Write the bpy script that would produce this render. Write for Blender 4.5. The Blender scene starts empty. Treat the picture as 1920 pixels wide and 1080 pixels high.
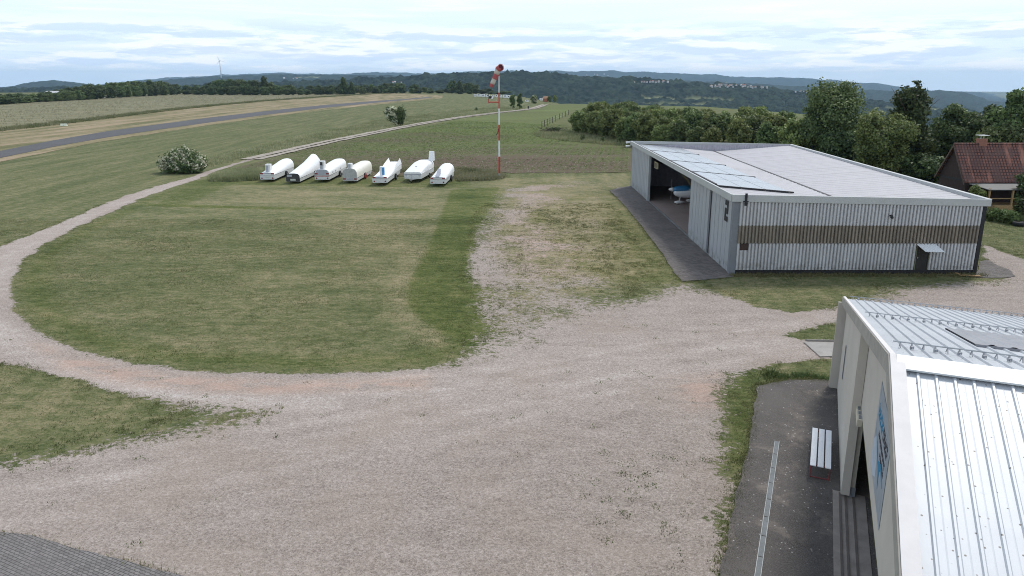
import bpy, math, random
import numpy as np
from mathutils import Vector

sc = bpy.context.scene
C = sc.collection
PI = math.pi
R = math.radians

# ------------------------------------------------------------------ camera
CAM_H, F_PX, PITCH, SHIFT = 12.5, 1350.0, 0.25, -45.0
cam = bpy.data.cameras.new("camera")
cam.sensor_width = 36.0
cam.lens = F_PX / 1920 * 36
cam.shift_y = SHIFT / 1920
cam.clip_start, cam.clip_end = 0.1, 40000
cam_o = bpy.data.objects.new("camera", cam)
cam_o.location = (0, 0, CAM_H)
cam_o.rotation_euler = (PI / 2 - PITCH, 0, 0)
C.objects.link(cam_o)
sc.camera = cam_o

# ------------------------------------------------------------------ view, sun, sky
sc.view_settings.view_transform = 'Standard'
sc.view_settings.look = 'None'
sc.view_settings.gamma = 1
sc.view_settings.use_curve_mapping = False
sc.view_settings.exposure = 0.42
sc.cycles.max_bounces = 6
sc.cycles.diffuse_bounces = 3
sc.cycles.transparent_max_bounces = 8
sc.cycles.use_denoising = True
sc.cycles.filter_width = 1.0
sc.cycles.denoiser = 'OPENIMAGEDENOISE'
sc.cycles.denoising_prefilter = 'FAST'

SUN_EL, SUN_AZ = R(52), R(38)           # azimuth clockwise from the view direction (+Y)
sun = bpy.data.lights.new("sun", 'SUN')
sun.energy = 2.0
sun.angle = R(11)
sun.color = (1.0, 0.96, 0.9)
sun_o = bpy.data.objects.new("sun", sun)
sd = Vector((math.sin(SUN_AZ) * math.cos(SUN_EL), math.cos(SUN_AZ) * math.cos(SUN_EL), math.sin(SUN_EL)))
sun_o.rotation_euler = sd.to_track_quat('Z', 'Y').to_euler()
C.objects.link(sun_o)


class G:
    """small helper round a node tree"""
    def __init__(self, tree):
        self.t = tree
        self.t.nodes.clear()

    def n(self, kind, **kw):
        nd = self.t.nodes.new(kind)
        for k, v in kw.items():
            setattr(nd, k, v)
        return nd

    def set(self, sock, v):
        if isinstance(v, bpy.types.NodeSocket):
            self.t.links.new(v, sock)
        elif v is not None:
            if isinstance(v, (tuple, list)) and len(v) == 3 and sock.type == 'RGBA':
                v = (*v, 1)
            sock.default_value = v

    def math(self, op, a, b=None, c=None, clamp=False):
        nd = self.n('ShaderNodeMath', operation=op, use_clamp=clamp)
        self.set(nd.inputs[0], a)
        self.set(nd.inputs[1], b)
        if c is not None:
            self.set(nd.inputs[2], c)
        return nd.outputs[0]

    def mix(self, f, a, b):
        nd = self.n('ShaderNodeMix', data_type='RGBA')
        self.set(nd.inputs[0], f)
        self.set(nd.inputs[6], a)
        self.set(nd.inputs[7], b)
        return nd.outputs[2]

    def step(self, v, lo, hi, a=0.0, b=1.0):
        nd = self.n('ShaderNodeMapRange', interpolation_type='SMOOTHSTEP')
        self.set(nd.inputs[0], v)
        for i, q in enumerate((lo, hi, a, b)):
            self.set(nd.inputs[1 + i], q)
        return nd.outputs[0]

    def pos(self):
        return self.n('ShaderNodeNewGeometry').outputs['Position']

    def obj(self):
        return self.n('ShaderNodeTexCoord').outputs['Object']

    def scale(self, vec, s, rot=0.0, loc=(0, 0, 0)):
        nd = self.n('ShaderNodeMapping')
        self.set(nd.inputs[0], vec)
        nd.inputs['Scale'].default_value = s if isinstance(s, (tuple, list)) else (s, s, s)
        nd.inputs['Rotation'].default_value = (0, 0, rot)
        nd.inputs['Location'].default_value = loc
        return nd.outputs[0]

    def noise(self, vec, s, detail=4.0, rough=0.55, dist=0.0, out=0):
        nd = self.n('ShaderNodeTexNoise')
        self.set(nd.inputs['Vector'], vec)
        nd.inputs['Scale'].default_value = s
        nd.inputs['Detail'].default_value = detail
        nd.inputs['Roughness'].default_value = rough
        nd.inputs['Distortion'].default_value = dist
        return nd.outputs[out]

    def vor(self, vec, s, out='Distance', feature='F1', rand=1.0):
        nd = self.n('ShaderNodeTexVoronoi', feature=feature)
        self.set(nd.inputs['Vector'], vec)
        nd.inputs['Scale'].default_value = s
        nd.inputs['Randomness'].default_value = rand
        return nd.outputs[out]

    def attr(self, name):
        return self.n('ShaderNodeAttribute', attribute_name=name).outputs['Fac']

    def xyz(self, vec):
        nd = self.n('ShaderNodeSeparateXYZ')
        self.set(nd.inputs[0], vec)
        return nd.outputs

    def vec(self, x, y, z):
        nd = self.n('ShaderNodeCombineXYZ')
        for i, q in enumerate((x, y, z)):
            self.set(nd.inputs[i], q)
        return nd.outputs[0]

    def ramp(self, f, stops):
        nd = self.n('ShaderNodeValToRGB')
        self.set(nd.inputs[0], f)
        e = nd.color_ramp.elements
        while len(e) < len(stops):
            e.new(0.5)
        for q, (p, c) in zip(e, stops):
            q.position = p
            q.color = (*c, 1)
        return nd.outputs[0]

    def bump(self, h, strength=0.3, dist=0.02):
        nd = self.n('ShaderNodeBump')
        nd.inputs['Strength'].default_value = strength
        nd.inputs['Distance'].default_value = dist
        self.set(nd.inputs['Height'], h)
        return nd.outputs[0]

    def bsdf(self, col, rough=0.9, metal=0.0, normal=None, spec=0.3, trans=0.0):
        nd = self.n('ShaderNodeBsdfPrincipled')
        self.set(nd.inputs['Base Color'], col)
        self.set(nd.inputs['Roughness'], rough)
        self.set(nd.inputs['Metallic'], metal)
        self.set(nd.inputs['Specular IOR Level'], spec)
        if normal is not None:
            self.set(nd.inputs['Normal'], normal)
        s = nd.outputs[0]
        if trans:
            tr = self.n('ShaderNodeBsdfTranslucent')
            self.set(tr.inputs[0], col)
            mx = self.n('ShaderNodeMixShader')
            mx.inputs[0].default_value = trans
            self.t.links.new(s, mx.inputs[1])
            self.t.links.new(tr.outputs[0], mx.inputs[2])
            s = mx.outputs[0]
        return s

    def out(self, s):
        o = self.n('ShaderNodeOutputMaterial')
        self.t.links.new(s, o.inputs[0])


def new_mat(name):
    m = bpy.data.materials.new(name)
    m.use_nodes = True
    return m, G(m.node_tree)


# sky: Nishita air with broken cloud layers over it
world = bpy.data.worlds.new("World")
sc.world = world
world.use_nodes = True
g = G(world.node_tree)
sky = g.n('ShaderNodeTexSky', sky_type='NISHITA')
sky.sun_disc = False
sky.sun_elevation = SUN_EL
sky.sun_rotation = SUN_AZ
sky.altitude = 500
sky.air_density = 1.0
sky.dust_density = 1.5
sky.ozone_density = 1.5
d = g.n('ShaderNodeTexCoord').outputs['Generated']
X, Y, Z = g.xyz(d)
el = g.math('DIVIDE', Z, g.math('SQRT', g.math('ADD', g.math('MULTIPLY', X, X), g.math('MULTIPLY', Y, Y))))
az = g.math('ARCTAN2', X, Y)
elp = g.math('MAXIMUM', el, 0.0)
# far cumulus rows, drawn out along the horizon
v1 = g.vec(g.math('MULTIPLY', az, 4.6), g.math('MULTIPLY', elp, 33.0), 1.3)
c1 = g.noise(v1, 1.6, 8, 0.64, 0.1)
v1b = g.vec(g.math('MULTIPLY', az, 4.6), g.math('ADD', g.math('MULTIPLY', elp, 33.0), 0.26), 1.3)
c1b = g.noise(v1b, 1.6, 8, 0.64, 0.1)
v2 = g.vec(g.math('MULTIPLY', az, 2.2), g.math('MULTIPLY', elp, 34.0), 3.7)
c2 = g.noise(v2, 1.3, 6, 0.6, 0.6)
v3 = g.vec(g.math('MULTIPLY', az, 1.6), g.math('MULTIPLY', elp, 9.0), 8.1)
c3 = g.noise(v3, 1.5, 5, 0.55, 0.4)
band = g.math('MULTIPLY', g.step(elp, 0.002, 0.022), g.step(elp, 0.085, 0.05))
cum = g.math('MULTIPLY', g.step(c1, 0.49, 0.57), band)
shade = g.math('MULTIPLY', g.step(g.math('SUBTRACT', c1b, c1), -0.02, 0.10), band)
veil = g.math('ADD', g.step(elp, 0.0, 0.13, 0.14, 0.84), g.math('MULTIPLY', g.math('SUBTRACT', c3, 0.5), 0.9))
veil = g.math('ADD', veil, g.math('MULTIPLY', g.step(az, 0.1, 0.7, 0.0, 0.3), g.step(elp, 0.03, 0.1)), None, True)
streak = g.math('MULTIPLY', g.step(c2, 0.5, 0.68), 0.55)
CL = 9.8
white = (CL * 0.98, CL * 1.0, CL * 1.03)
blue = g.mix(0.85, sky.outputs[0], (CL * 0.70, CL * 0.86, CL * 1.04))
grey = (CL * 0.56, CL * 0.70, CL * 0.93)
col = g.mix(veil, blue, (CL * 0.86, CL * 0.98, CL * 1.10))
col = g.mix(streak, col, white)
col = g.mix(g.math('MULTIPLY', cum, 0.75, None, True), col, white)
col = g.mix(g.math('MULTIPLY', shade, 0.60), col, grey)
# thinner, bluer and dimmer overhead than along the bright horizon
col = g.mix(g.step(el, 0.16, 0.9, 0.0, 0.62), col, g.mix(0.35, sky.outputs[0], (CL * 0.30, CL * 0.36, CL * 0.46)))
bg = g.n('ShaderNodeBackground')
g.set(bg.inputs[0], col)
bg.inputs[1].default_value = 0.09
wo = g.n('ShaderNodeOutputWorld')
g.t.links.new(bg.outputs[0], wo.inputs[0])


# ------------------------------------------------------------------ placing: image survey -> metres on the ground
def ray(u, v):
    cp, sp = math.cos(PITCH), math.sin(PITCH)
    a, b = (u - 960) / F_PX, (v - 540 - SHIFT) / F_PX
    return a, cp - b * sp, -sp - b * cp


def gp(u, v, z=0.0):
    a, b, c = ray(u, v)
    t = (z - CAM_H) / c
    return a * t, b * t


def zat(u, v, y):
    a, b, c = ray(u, v)
    t = y / b
    return a * t, CAM_H + c * t


# ------------------------------------------------------------------ noise for shapes
def vnoise(x, y, seed=0):
    x = np.asarray(x, float)
    y = np.asarray(y, float)
    xi, yi = np.floor(x).astype(np.int64), np.floor(y).astype(np.int64)
    fx, fy = x - xi, y - yi
    fx, fy = fx * fx * (3 - 2 * fx), fy * fy * (3 - 2 * fy)

    def h(a, b):
        n = (a * 374761393 + b * 668265263 + seed * 2147483647) & 0xffffffff
        n = ((n ^ (n >> 13)) * 1274126177) & 0xffffffff
        n = n ^ (n >> 16)
        return (n & 0xffff) / 65535.0
    return ((h(xi, yi) * (1 - fx) + h(xi + 1, yi) * fx) * (1 - fy)
            + (h(xi, yi + 1) * (1 - fx) + h(xi + 1, yi + 1) * fx) * fy)


def fbm(x, y, seed=0, o=4):
    s, a, t = 0, 1.0, 0
    for i in range(o):
        s = s + a * vnoise(x * 2 ** i, y * 2 ** i, seed + i * 17)
        t += a
        a *= 0.5
    return s / t


# ------------------------------------------------------------------ mesh helpers
def tag(o, label=None, cat=None, group=None, kind=None):
    if label:
        o['label'] = label
    if cat:
        o['category'] = cat
    if group:
        o['group'] = group
    if kind:
        o['kind'] = kind
    return o


def thing(name, label, cat, loc=(0, 0, 0), rotz=0.0, group=None):
    o = bpy.data.objects.new(name, None)
    o.empty_display_size = 0.3
    o.location = loc
    o.rotation_euler = (0, 0, rotz)
    C.objects.link(o)
    return tag(o, label, cat, group)


def fast_mesh(name, V, faces, mat, parent=None, attrs=None, smooth=False):
    """V (n,3); faces (m,k) index array"""
    V = np.asarray(V, np.float32)
    faces = np.asarray(faces, np.int32)
    me = bpy.data.meshes.new(name)
    me.vertices.add(len(V))
    me.vertices.foreach_set('co', V.ravel())
    k = faces.shape[1]
    me.loops.add(faces.size)
    me.loops.foreach_set('vertex_index', faces.ravel())
    me.polygons.add(len(faces))
    me.polygons.foreach_set('loop_start', np.arange(0, faces.size, k, dtype=np.int32))
    me.polygons.foreach_set('loop_total', np.full(len(faces), k, np.int32))
    if smooth:
        me.polygons.foreach_set('use_smooth', np.ones(len(faces), bool))
    me.update(calc_edges=True)
    for an, av in (attrs or {}).items():
        a = me.attributes.new(an, 'FLOAT', 'POINT')
        a.data.foreach_set('value', np.asarray(av, np.float32))
    me.materials.append(mat)
    o = bpy.data.objects.new(name, me)
    o.parent = parent
    C.objects.link(o)
    return o


class MB:
    def __init__(self):
        self.v, self.f = [], []

    def add(self, vs, fs):
        b = len(self.v)
        self.v += [tuple(p) for p in vs]
        self.f += [tuple(i + b for i in q) for q in fs]
        return self

    def box(self, x0, x1, y0, y1, z0, z1):
        vs = [(x0, y0, z0), (x1, y0, z0), (x1, y1, z0), (x0, y1, z0), (x0, y0, z1), (x1, y0, z1), (x1, y1, z1), (x0, y1, z1)]
        return self.add(vs, [(0, 3, 2, 1), (4, 5, 6, 7), (0, 1, 5, 4), (1, 2, 6, 5), (2, 3, 7, 6), (3, 0, 4, 7)])

    def hexa(self, p):
        return self.add(p, [(0, 3, 2, 1), (4, 5, 6, 7), (0, 1, 5, 4), (1, 2, 6, 5), (2, 3, 7, 6), (3, 0, 4, 7)])

    def tube(self, pts, rad, n=8, cap=True):
        pts = [Vector(p) for p in pts]
        if not isinstance(rad, (list, tuple)):
            rad = [rad] * len(pts)
        rings = []
        for i, p in enumerate(pts):
            t = (pts[min(i + 1, len(pts) - 1)] - pts[max(i - 1, 0)]).normalized()
            a = t.orthogonal().normalized() if i == 0 else (rings[-1][1] - t * rings[-1][1].dot(t)).normalized()
            rings.append((p, a, t.cross(a)))
        vs = []
        for (p, a, b), r in zip(rings, rad):
            vs += [p + (a * math.cos(k * 2 * PI / n) + b * math.sin(k * 2 * PI / n)) * r for k in range(n)]
        fs = []
        for i in range(len(pts) - 1):
            for k in range(n):
                k2 = (k + 1) % n
                fs.append((i * n + k, i * n + k2, (i + 1) * n + k2, (i + 1) * n + k))
        if cap:
            fs.append(tuple(range(n - 1, -1, -1)))
            fs.append(tuple((len(pts) - 1) * n + k for k in range(n)))
        return self.add(vs, fs)

    def loft(self, secs, cap=True, closed=True):
        n = len(secs[0])
        vs = [p for s in secs for p in s]
        fs = []
        for i in range(len(secs) - 1):
            for k in range(n if closed else n - 1):
                k2 = (k + 1) % n
                fs.append((i * n + k, i * n + k2, (i + 1) * n + k2, (i + 1) * n + k))
        if cap:
            fs.append(tuple(range(n - 1, -1, -1)))
            fs.append(tuple((len(secs) - 1) * n + k for k in range(n)))
        return self.add(vs, fs)

    def prism(self, poly, a, b, axis=2):
        """polygon in the plane across axis, from a to b along it"""
        def pt(p, q):
            r = [p[0], p[1]]
            r.insert(axis, q)
            return r
        n = len(poly)
        vs = [pt(p, a) for p in poly] + [pt(p, b) for p in poly]
        fs = [tuple(range(n - 1, -1, -1)), tuple(range(n, 2 * n))]
        fs += [(i, (i + 1) % n, n + (i + 1) % n, n + i) for i in range(n)]
        return self.add(vs, fs)

    def map(self, fn):
        self.v = [tuple(fn(p)) for p in self.v]
        return self

    def build(self, name, mat, parent=None, smooth=False, bevel=0.0, label=None):
        me = bpy.data.meshes.new(name)
        me.from_pydata(self.v, [], self.f)
        me.materials.append(mat)
        me.validate()
        if smooth:
            for p in me.polygons:
                p.use_smooth = True
        o = bpy.data.objects.new(name, me)
        o.parent = parent
        C.objects.link(o)
        if bevel:
            b = o.modifiers.new('bevel', 'BEVEL')
            b.width = bevel
            b.segments = 2
            b.limit_method = 'ANGLE'
        if smooth and not bevel:
            pass
        if label:
            o['label'] = label
        return o


def copy_tree(o, parent=None):
    c = o.copy()
    C.objects.link(c)
    c.parent = parent
    for ch in list(o.children):
        copy_tree(ch, c)
    return c


# ------------------------------------------------------------------ materials
def simple(name, col, rough=0.7, metal=0.0, spec=0.4, var=0.12, scale=3.0, world=False, bumpy=0.0, dirt=None, stretch=(1, 1, 1)):
    m, g = new_mat(name)
    p = g.pos() if world else g.obj()
    n = g.noise(g.scale(p, stretch), scale, 6, 0.65)
    k = g.step(n, 0.25, 0.75)
    c = g.mix(k, tuple(x * (1 - var) for x in col), tuple(min(1, x * (1 + var)) for x in col))
    if dirt:
        n2 = g.noise(g.scale(p, stretch), scale * 0.45, 8, 0.7)
        c = g.mix(g.step(n2, 0.55, 0.75, 0, dirt[0]), c, dirt[1])
    nm = g.bump(g.noise(p, scale * 6, 3), bumpy, 0.01) if bumpy else None
    g.out(g.bsdf(c, rough, metal, nm, spec))
    return m


def leaf_mat(name, dark, light, trans=0.25):
    m, g = new_mat(name)
    t = g.attr('tint')
    rnd = g.n('ShaderNodeObjectInfo').outputs['Random']
    c = g.mix(t, dark, light)
    hs = g.n('ShaderNodeHueSaturation')
    g.set(hs.inputs['Color'], c)
    g.set(hs.inputs['Value'], g.step(rnd, 0, 1, 0.82, 1.2))
    g.set(hs.inputs['Hue'], g.step(rnd, 0, 1, 0.485, 0.51))
    g.out(g.bsdf(hs.outputs[0], 0.6, 0, None, 0.25, trans))
    return m


M = {}
M['white_metal'] = simple('white_metal', (0.78, 0.79, 0.80), 0.45, 0, 0.5, 0.05, 1.2, dirt=(0.25, (0.55, 0.54, 0.50)))
M['grey_metal'] = simple('grey_metal', (0.40, 0.42, 0.43), 0.5, 0.2, 0.5, 0.08, 1.5)
M['dark'] = simple('dark_paint', (0.018, 0.018, 0.022), 0.6)
M['rubber'] = simple('rubber', (0.02, 0.02, 0.022), 0.8)
M['steel'] = simple('galvanised_steel', (0.45, 0.47, 0.48), 0.4, 0.7, 0.5, 0.15, 6)
M['red'] = simple('red_paint', (0.50, 0.05, 0.045), 0.5, 0, 0.4, 0.1, 2)
M['red_lens'] = simple('red_lens', (0.25, 0.012, 0.02), 0.25, 0, 0.6)
M['bark'] = simple('bark', (0.09, 0.07, 0.05), 0.95, 0, 0.1, 0.3, 6, bumpy=0.6, stretch=(1, 1, 0.3))
M['wood'] = simple('raw_wood', (0.36, 0.24, 0.12), 0.8, 0, 0.2, 0.2, 5)
M['old_wood'] = simple('weathered_wood', (0.10, 0.085, 0.07), 0.9, 0, 0.1, 0.3, 4)
M['leaf_dark'] = leaf_mat('leaf_dark', (0.034, 0.056, 0.022), (0.140, 0.190, 0.068))
M['leaf_mid'] = leaf_mat('leaf_mid', (0.052, 0.084, 0.030), (0.200, 0.255, 0.090))
M['leaf_light'] = leaf_mat('leaf_light', (0.072, 0.108, 0.034), (0.300, 0.345, 0.115))
M['leaf_birch'] = leaf_mat('leaf_birch', (0.060, 0.094, 0.034), (0.230, 0.275, 0.105))
M['blossom'] = leaf_mat('blossom', (0.40, 0.40, 0.27), (0.72, 0.70, 0.54), 0.15)
M['grass_blade'] = leaf_mat('grass_blade', (0.062, 0.086, 0.027), (0.27, 0.255, 0.12), 0.3)
M['tall_grass'] = leaf_mat('tall_grass', (0.110, 0.140, 0.050), (0.44, 0.42, 0.26), 0.3)
M['meadow_grass'] = leaf_mat('meadow_grass', (0.185, 0.185, 0.110), (0.37, 0.335, 0.225), 0.3)




# ------------------------------------------------------------------ ground materials
def ground_mix():
    m, g = new_mat('grass_and_gravel')
    p = g.pos()
    ag, ad, af, ap, ar, al, at_ = [g.attr(k) for k in ('gravel', 'dry', 'fresh', 'pale', 'red', 'lawn', 'ruts')]
    # --- grass
    nl = g.noise(g.scale(p, (0.10, 0.30, 1)), 1.0, 5, 0.6)            # lawn patches
    ns = g.noise(g.scale(p, (0.45, 0.05, 1)), 1.0, 6, 0.65, 0.3)      # airfield mowing streaks
    big = g.n('ShaderNodeMix', data_type='FLOAT')
    g.set(big.inputs[0], al)
    g.set(big.inputs[2], ns)
    g.set(big.inputs[3], nl)
    streak = g.noise(g.scale(p, (0.95, 2.0, 1)), 1.0, 7, 0.78, 0.3)
    fine = g.noise(g.scale(p, (0.8, 1.1, 1)), 7.0, 5, 0.8)
    finer = g.noise(g.scale(p, (1, 1.6, 1)), 28.0, 3, 0.7)
    f = g.math('ADD', 0.06, g.math('MULTIPLY', big.outputs[0], 0.38))
    f = g.math('ADD', f, g.math('MULTIPLY', streak, 0.66))
    f = g.math('ADD', f, g.math('MULTIPLY', fine, 0.46))
    f = g.math('ADD', f, g.math('MULTIPLY', finer, 0.22))
    f = g.math('ADD', f, g.math('MULTIPLY', ad, 0.16))
    f = g.math('SUBTRACT', f, g.math('MULTIPLY', af, 0.095))
    f = g.math('SUBTRACT', f, g.math('SUBTRACT', 0.43, g.math('MULTIPLY', al, 0.03)), None, True)
    grass = g.ramp(f, [(0.28, (0.030, 0.046, 0.015)), (0.40, (0.072, 0.091, 0.031)), (0.50, (0.120, 0.132, 0.055)),
                       (0.60, (0.202, 0.183, 0.096)), (0.74, (0.32, 0.262, 0.160))])
    hs = g.n('ShaderNodeHueSaturation')
    g.set(hs.inputs['Color'], grass)
    g.set(hs.inputs['Saturation'], g.math('ADD', 0.97, g.math('MULTIPLY', af, 0.20)))
    grass = hs.outputs[0]
    # --- gravel
    big2 = g.noise(p, 0.16, 5, 0.6, 0.5)
    e0 = g.noise(p, 0.7, 5, 0.65)
    mid = g.noise(g.scale(p, (0.5, 1.6, 1), 0.15), 0.9, 6, 0.65, 0.6)
    st = g.vor(p, 17.0, 'Color')
    sx = g.xyz(st)[0]
    st2 = g.xyz(g.vor(p, 38.0, 'Color'))[1]
    sp = g.noise(p, 22.0, 4, 0.75)
    t = g.math('ADD', g.math('MULTIPLY', sx, 0.24), g.math('MULTIPLY', st2, 0.24))
    t = g.math('ADD', t, g.math('MULTIPLY', sp, 0.62))
    gr = g.noise(p, 8.5, 5, 0.85)
    t = g.math('ADD', t, g.math('MULTIPLY', gr, 0.70))
    t = g.math('ADD', t, g.math('MULTIPLY', mid, 0.42))
    t = g.math('ADD', t, g.math('MULTIPLY', ap, 0.22))
    t = g.math('ADD', t, g.math('MULTIPLY', g.math('MULTIPLY', at_, g.step(e0, 0.30, 0.6)), 0.09))
    t = g.math('SUBTRACT', t, 0.585, None, True)
    grav = g.ramp(t, [(0.16, (0.140, 0.114, 0.099)), (0.36, (0.256, 0.214, 0.186)), (0.54, (0.342, 0.289, 0.254)),
                      (0.74, (0.432, 0.372, 0.334)), (0.96, (0.58, 0.54, 0.505))])
    grav = g.mix(g.math('MULTIPLY', g.step(big2, 0.46, 0.66), 0.28), grav, (0.33, 0.258, 0.212))
    grav = g.mix(g.math('MULTIPLY', ar, g.step(mid, 0.3, 0.62), None, True), grav, (0.50, 0.315, 0.235))
    # dark crumbs and weeds on the gravel
    wd = g.noise(p, 2.6, 5, 0.75)
    grav = g.mix(g.math('MULTIPLY', g.step(wd, 0.69, 0.74), 0.55), grav, (0.10, 0.095, 0.065))
    # --- where is which
    e1 = g.noise(p, 1.3, 5, 0.7)
    e2 = g.noise(g.scale(p, (0.85, 1.2, 1)), 4.2, 5, 0.8)
    k = g.math('ADD', ag, g.math('MULTIPLY', g.math('SUBTRACT', e1, 0.5), 0.75))
    k = g.math('ADD', k, g.math('MULTIPLY', g.math('SUBTRACT', e2, 0.5), 2.1))
    k = g.step(k, 0.42, 0.56)
    c = g.mix(k, grass, grav)
    hgt = g.math('ADD', g.math('MULTIPLY', fine, 0.9), g.math('MULTIPLY', sx, g.math('MULTIPLY', k, 0.5)))
    g.out(g.bsdf(c, 0.95, 0, g.bump(hgt, 0.7, 0.06), 0.12))
    return m


M['ground'] = ground_mix()


def asphalt(name, c0, c1, sand=(0.27, 0.24, 0.20), amt=0.35, sc_=0.35, stones=True):
    m, g = new_mat(name)
    p = g.pos()
    n = g.noise(p, sc_, 6, 0.65, 0.6)
    c = g.mix(g.step(n, 0.35, 0.68), c0, c1)
    f = g.noise(p, 45, 2, 0.6)
    c = g.mix(g.step(f, 0.35, 0.7), c, tuple(x * 1.35 for x in c1))
    n2 = g.noise(p, sc_ * 2.3, 7, 0.7, 0.4)
    c = g.mix(g.step(n2, 0.50, 0.72, 0, amt), c, sand)
    if stones:
        v = g.vor(p, 8.5, 'Distance')
        q = g.xyz(g.vor(p, 8.5, 'Color'))[0]
        lo = g.math('MULTIPLY', g.step(v, 0.24, 0.14), g.step(q, 0.58, 0.7))
        lo = g.math('MULTIPLY', lo, g.step(n2, 0.40, 0.56))
        c = g.mix(lo, c, (0.42, 0.40, 0.38))
    g.out(g.bsdf(c, 0.85, 0, g.bump(f, 0.4, 0.01), 0.25))
    return m


M['asphalt'] = asphalt('worn_asphalt', (0.047, 0.042, 0.040), (0.098, 0.088, 0.082), (0.22, 0.19, 0.165), 0.75, 0.30)
M['runway'] = asphalt('runway_asphalt', (0.060, 0.058, 0.062), (0.082, 0.080, 0.084), (0.11, 0.105, 0.095), 0.3, 0.12, False)


def pavers(name, rot, c0=(0.098, 0.086, 0.080), c1=(0.170, 0.150, 0.142), w=0.22, h=0.11):
    m, g = new_mat(name)
    p = g.pos()
    q = g.scale(p, 1.0, rot)
    br = g.n('ShaderNodeTexBrick')
    g.set(br.inputs['Vector'], q)
    br.inputs['Color1'].default_value = (*c0, 1)
    br.inputs['Color2'].default_value = (*c1, 1)
    br.inputs['Mortar'].default_value = (0.065, 0.058, 0.055, 1)
    br.inputs['Scale'].default_value = 1.0
    br.inputs['Mortar Size'].default_value = 0.010
    br.inputs['Brick Width'].default_value = w
    br.inputs['Row Height'].default_value = h
    n = g.noise(p, 0.5, 6, 0.65)
    c = g.mix(g.step(n, 0.4, 0.7, 0, 0.45), br.outputs[0], (0.17, 0.15, 0.145))
    n2 = g.noise(p, 1.1, 6, 0.75)
    c = g.mix(g.step(n2, 0.60, 0.72, 0, 0.6), c, (0.07, 0.085, 0.035))
    g.out(g.bsdf(c, 0.85, 0, g.bump(br.outputs[1], -0.4, 0.01), 0.25))
    return m


M['pavers'] = pavers('paving_blocks', R(45), w=0.4, h=0.2)
M['pavers_grey'] = pavers('grey_paving_blocks', R(25), (0.155, 0.146, 0.142), (0.225, 0.210, 0.203), 0.18, 0.09)


def field_mat():
    m, g = new_mat('young_crop')
    p = g.pos()
    q = g.scale(p, 1.0, R(9))
    x, y, z = g.xyz(q)
    wob = g.noise(p, 0.25, 3)
    row = g.math('SINE', g.math('MULTIPLY', g.math('ADD', x, g.math('MULTIPLY', wob, 0.8)), 2 * PI / 1.5))
    n = g.noise(g.scale(p, (0.022, 0.05, 1)), 1.0, 6, 0.62, 0.5)
    n2 = g.noise(g.scale(p, (0.5, 1.0, 1)), 1.2, 6, 0.75)
    far = g.step(g.xyz(p)[1], 108, 200)
    f = g.math('ADD', g.math('MULTIPLY', row, 0.04), g.math('MULTIPLY', n, 0.75))
    f = g.math('ADD', f, g.math('MULTIPLY', n2, 0.62))
    f = g.math('ADD', f, g.math('MULTIPLY', far, 0.18))
    f = g.math('SUBTRACT', f, 0.310, None, True)
    c = g.ramp(f, [(0.22, (0.120, 0.085, 0.066)), (0.36, (0.118, 0.100, 0.062)), (0.48, (0.105, 0.120, 0.046)),
                   (0.66, (0.130, 0.158, 0.054)), (0.85, (0.19, 0.215, 0.085))])
    v = g.vor(p, 2.6, 'Distance')
    vq = g.xyz(g.vor(p, 2.6, 'Color'))[0]
    s = g.math('MULTIPLY', g.step(v, 0.26, 0.14), g.step(vq, 0.70, 0.8))
    s = g.math('MULTIPLY', s, g.step(far, 0.85, 0.1))
    c = g.mix(g.math('MULTIPLY', s, 0.8), c, (0.52, 0.50, 0.44))
    g.out(g.bsdf(c, 0.95, 0, g.bump(n2, 0.6, 0.1), 0.1))
    return m


M['field'] = field_mat()


def meadow_mat(name, stops, st=(0.03, 0.12, 1), fine=2.0):
    m, g = new_mat(name)
    p = g.pos()
    n = g.noise(g.scale(p, st), 1.0, 6, 0.62, 0.4)
    n2 = g.noise(g.scale(p, (0.4, 1, 1)), fine, 5, 0.75)
    f = g.math('ADD', g.math('MULTIPLY', n, 0.7), g.math('MULTIPLY', n2, 0.5))
    f = g.math('SUBTRACT', f, 0.1, None, True)
    g.out(g.bsdf(g.ramp(f, stops), 0.95, 0, g.bump(n2, 0.8, 0.2), 0.1))
    return m


M['meadow'] = meadow_mat('seeding_meadow', [(0.25, (0.12, 0.125, 0.062)), (0.45, (0.185, 0.178, 0.105)), (0.65, (0.245, 0.22, 0.145)), (0.9, (0.31, 0.27, 0.19))])
M['verge'] = meadow_mat('mown_verge', [(0.30, (0.085, 0.098, 0.040)), (0.43, (0.160, 0.150, 0.075)), (0.53, (0.27, 0.22, 0.135)), (0.70, (0.40, 0.30, 0.22))], (0.22, 0.02, 1), 1.2)
M['orchard_floor'] = meadow_mat('orchard_grass', [(0.25, (0.06, 0.075, 0.028)), (0.45, (0.105, 0.120, 0.046)), (0.65, (0.15, 0.145, 0.07)), (0.9, (0.24, 0.185, 0.115))], (0.2, 0.2, 1), 1.0)
M['track'] = simple('pale_track', (0.35, 0.31, 0.265), 0.95, 0, 0.1, 0.2, 0.6, world=True, dirt=(0.5, (0.24, 0.20, 0.12)))
M['concrete'] = simple('concrete', (0.33, 0.31, 0.29), 0.85, 0, 0.2, 0.15, 1.2, world=True, dirt=(0.4, (0.18, 0.16, 0.14)))


# ------------------------------------------------------------------ ground shapes
def px_poly(pts, z=0.0):
    return np.array([gp(u, v, z) for u, v in pts])


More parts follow.
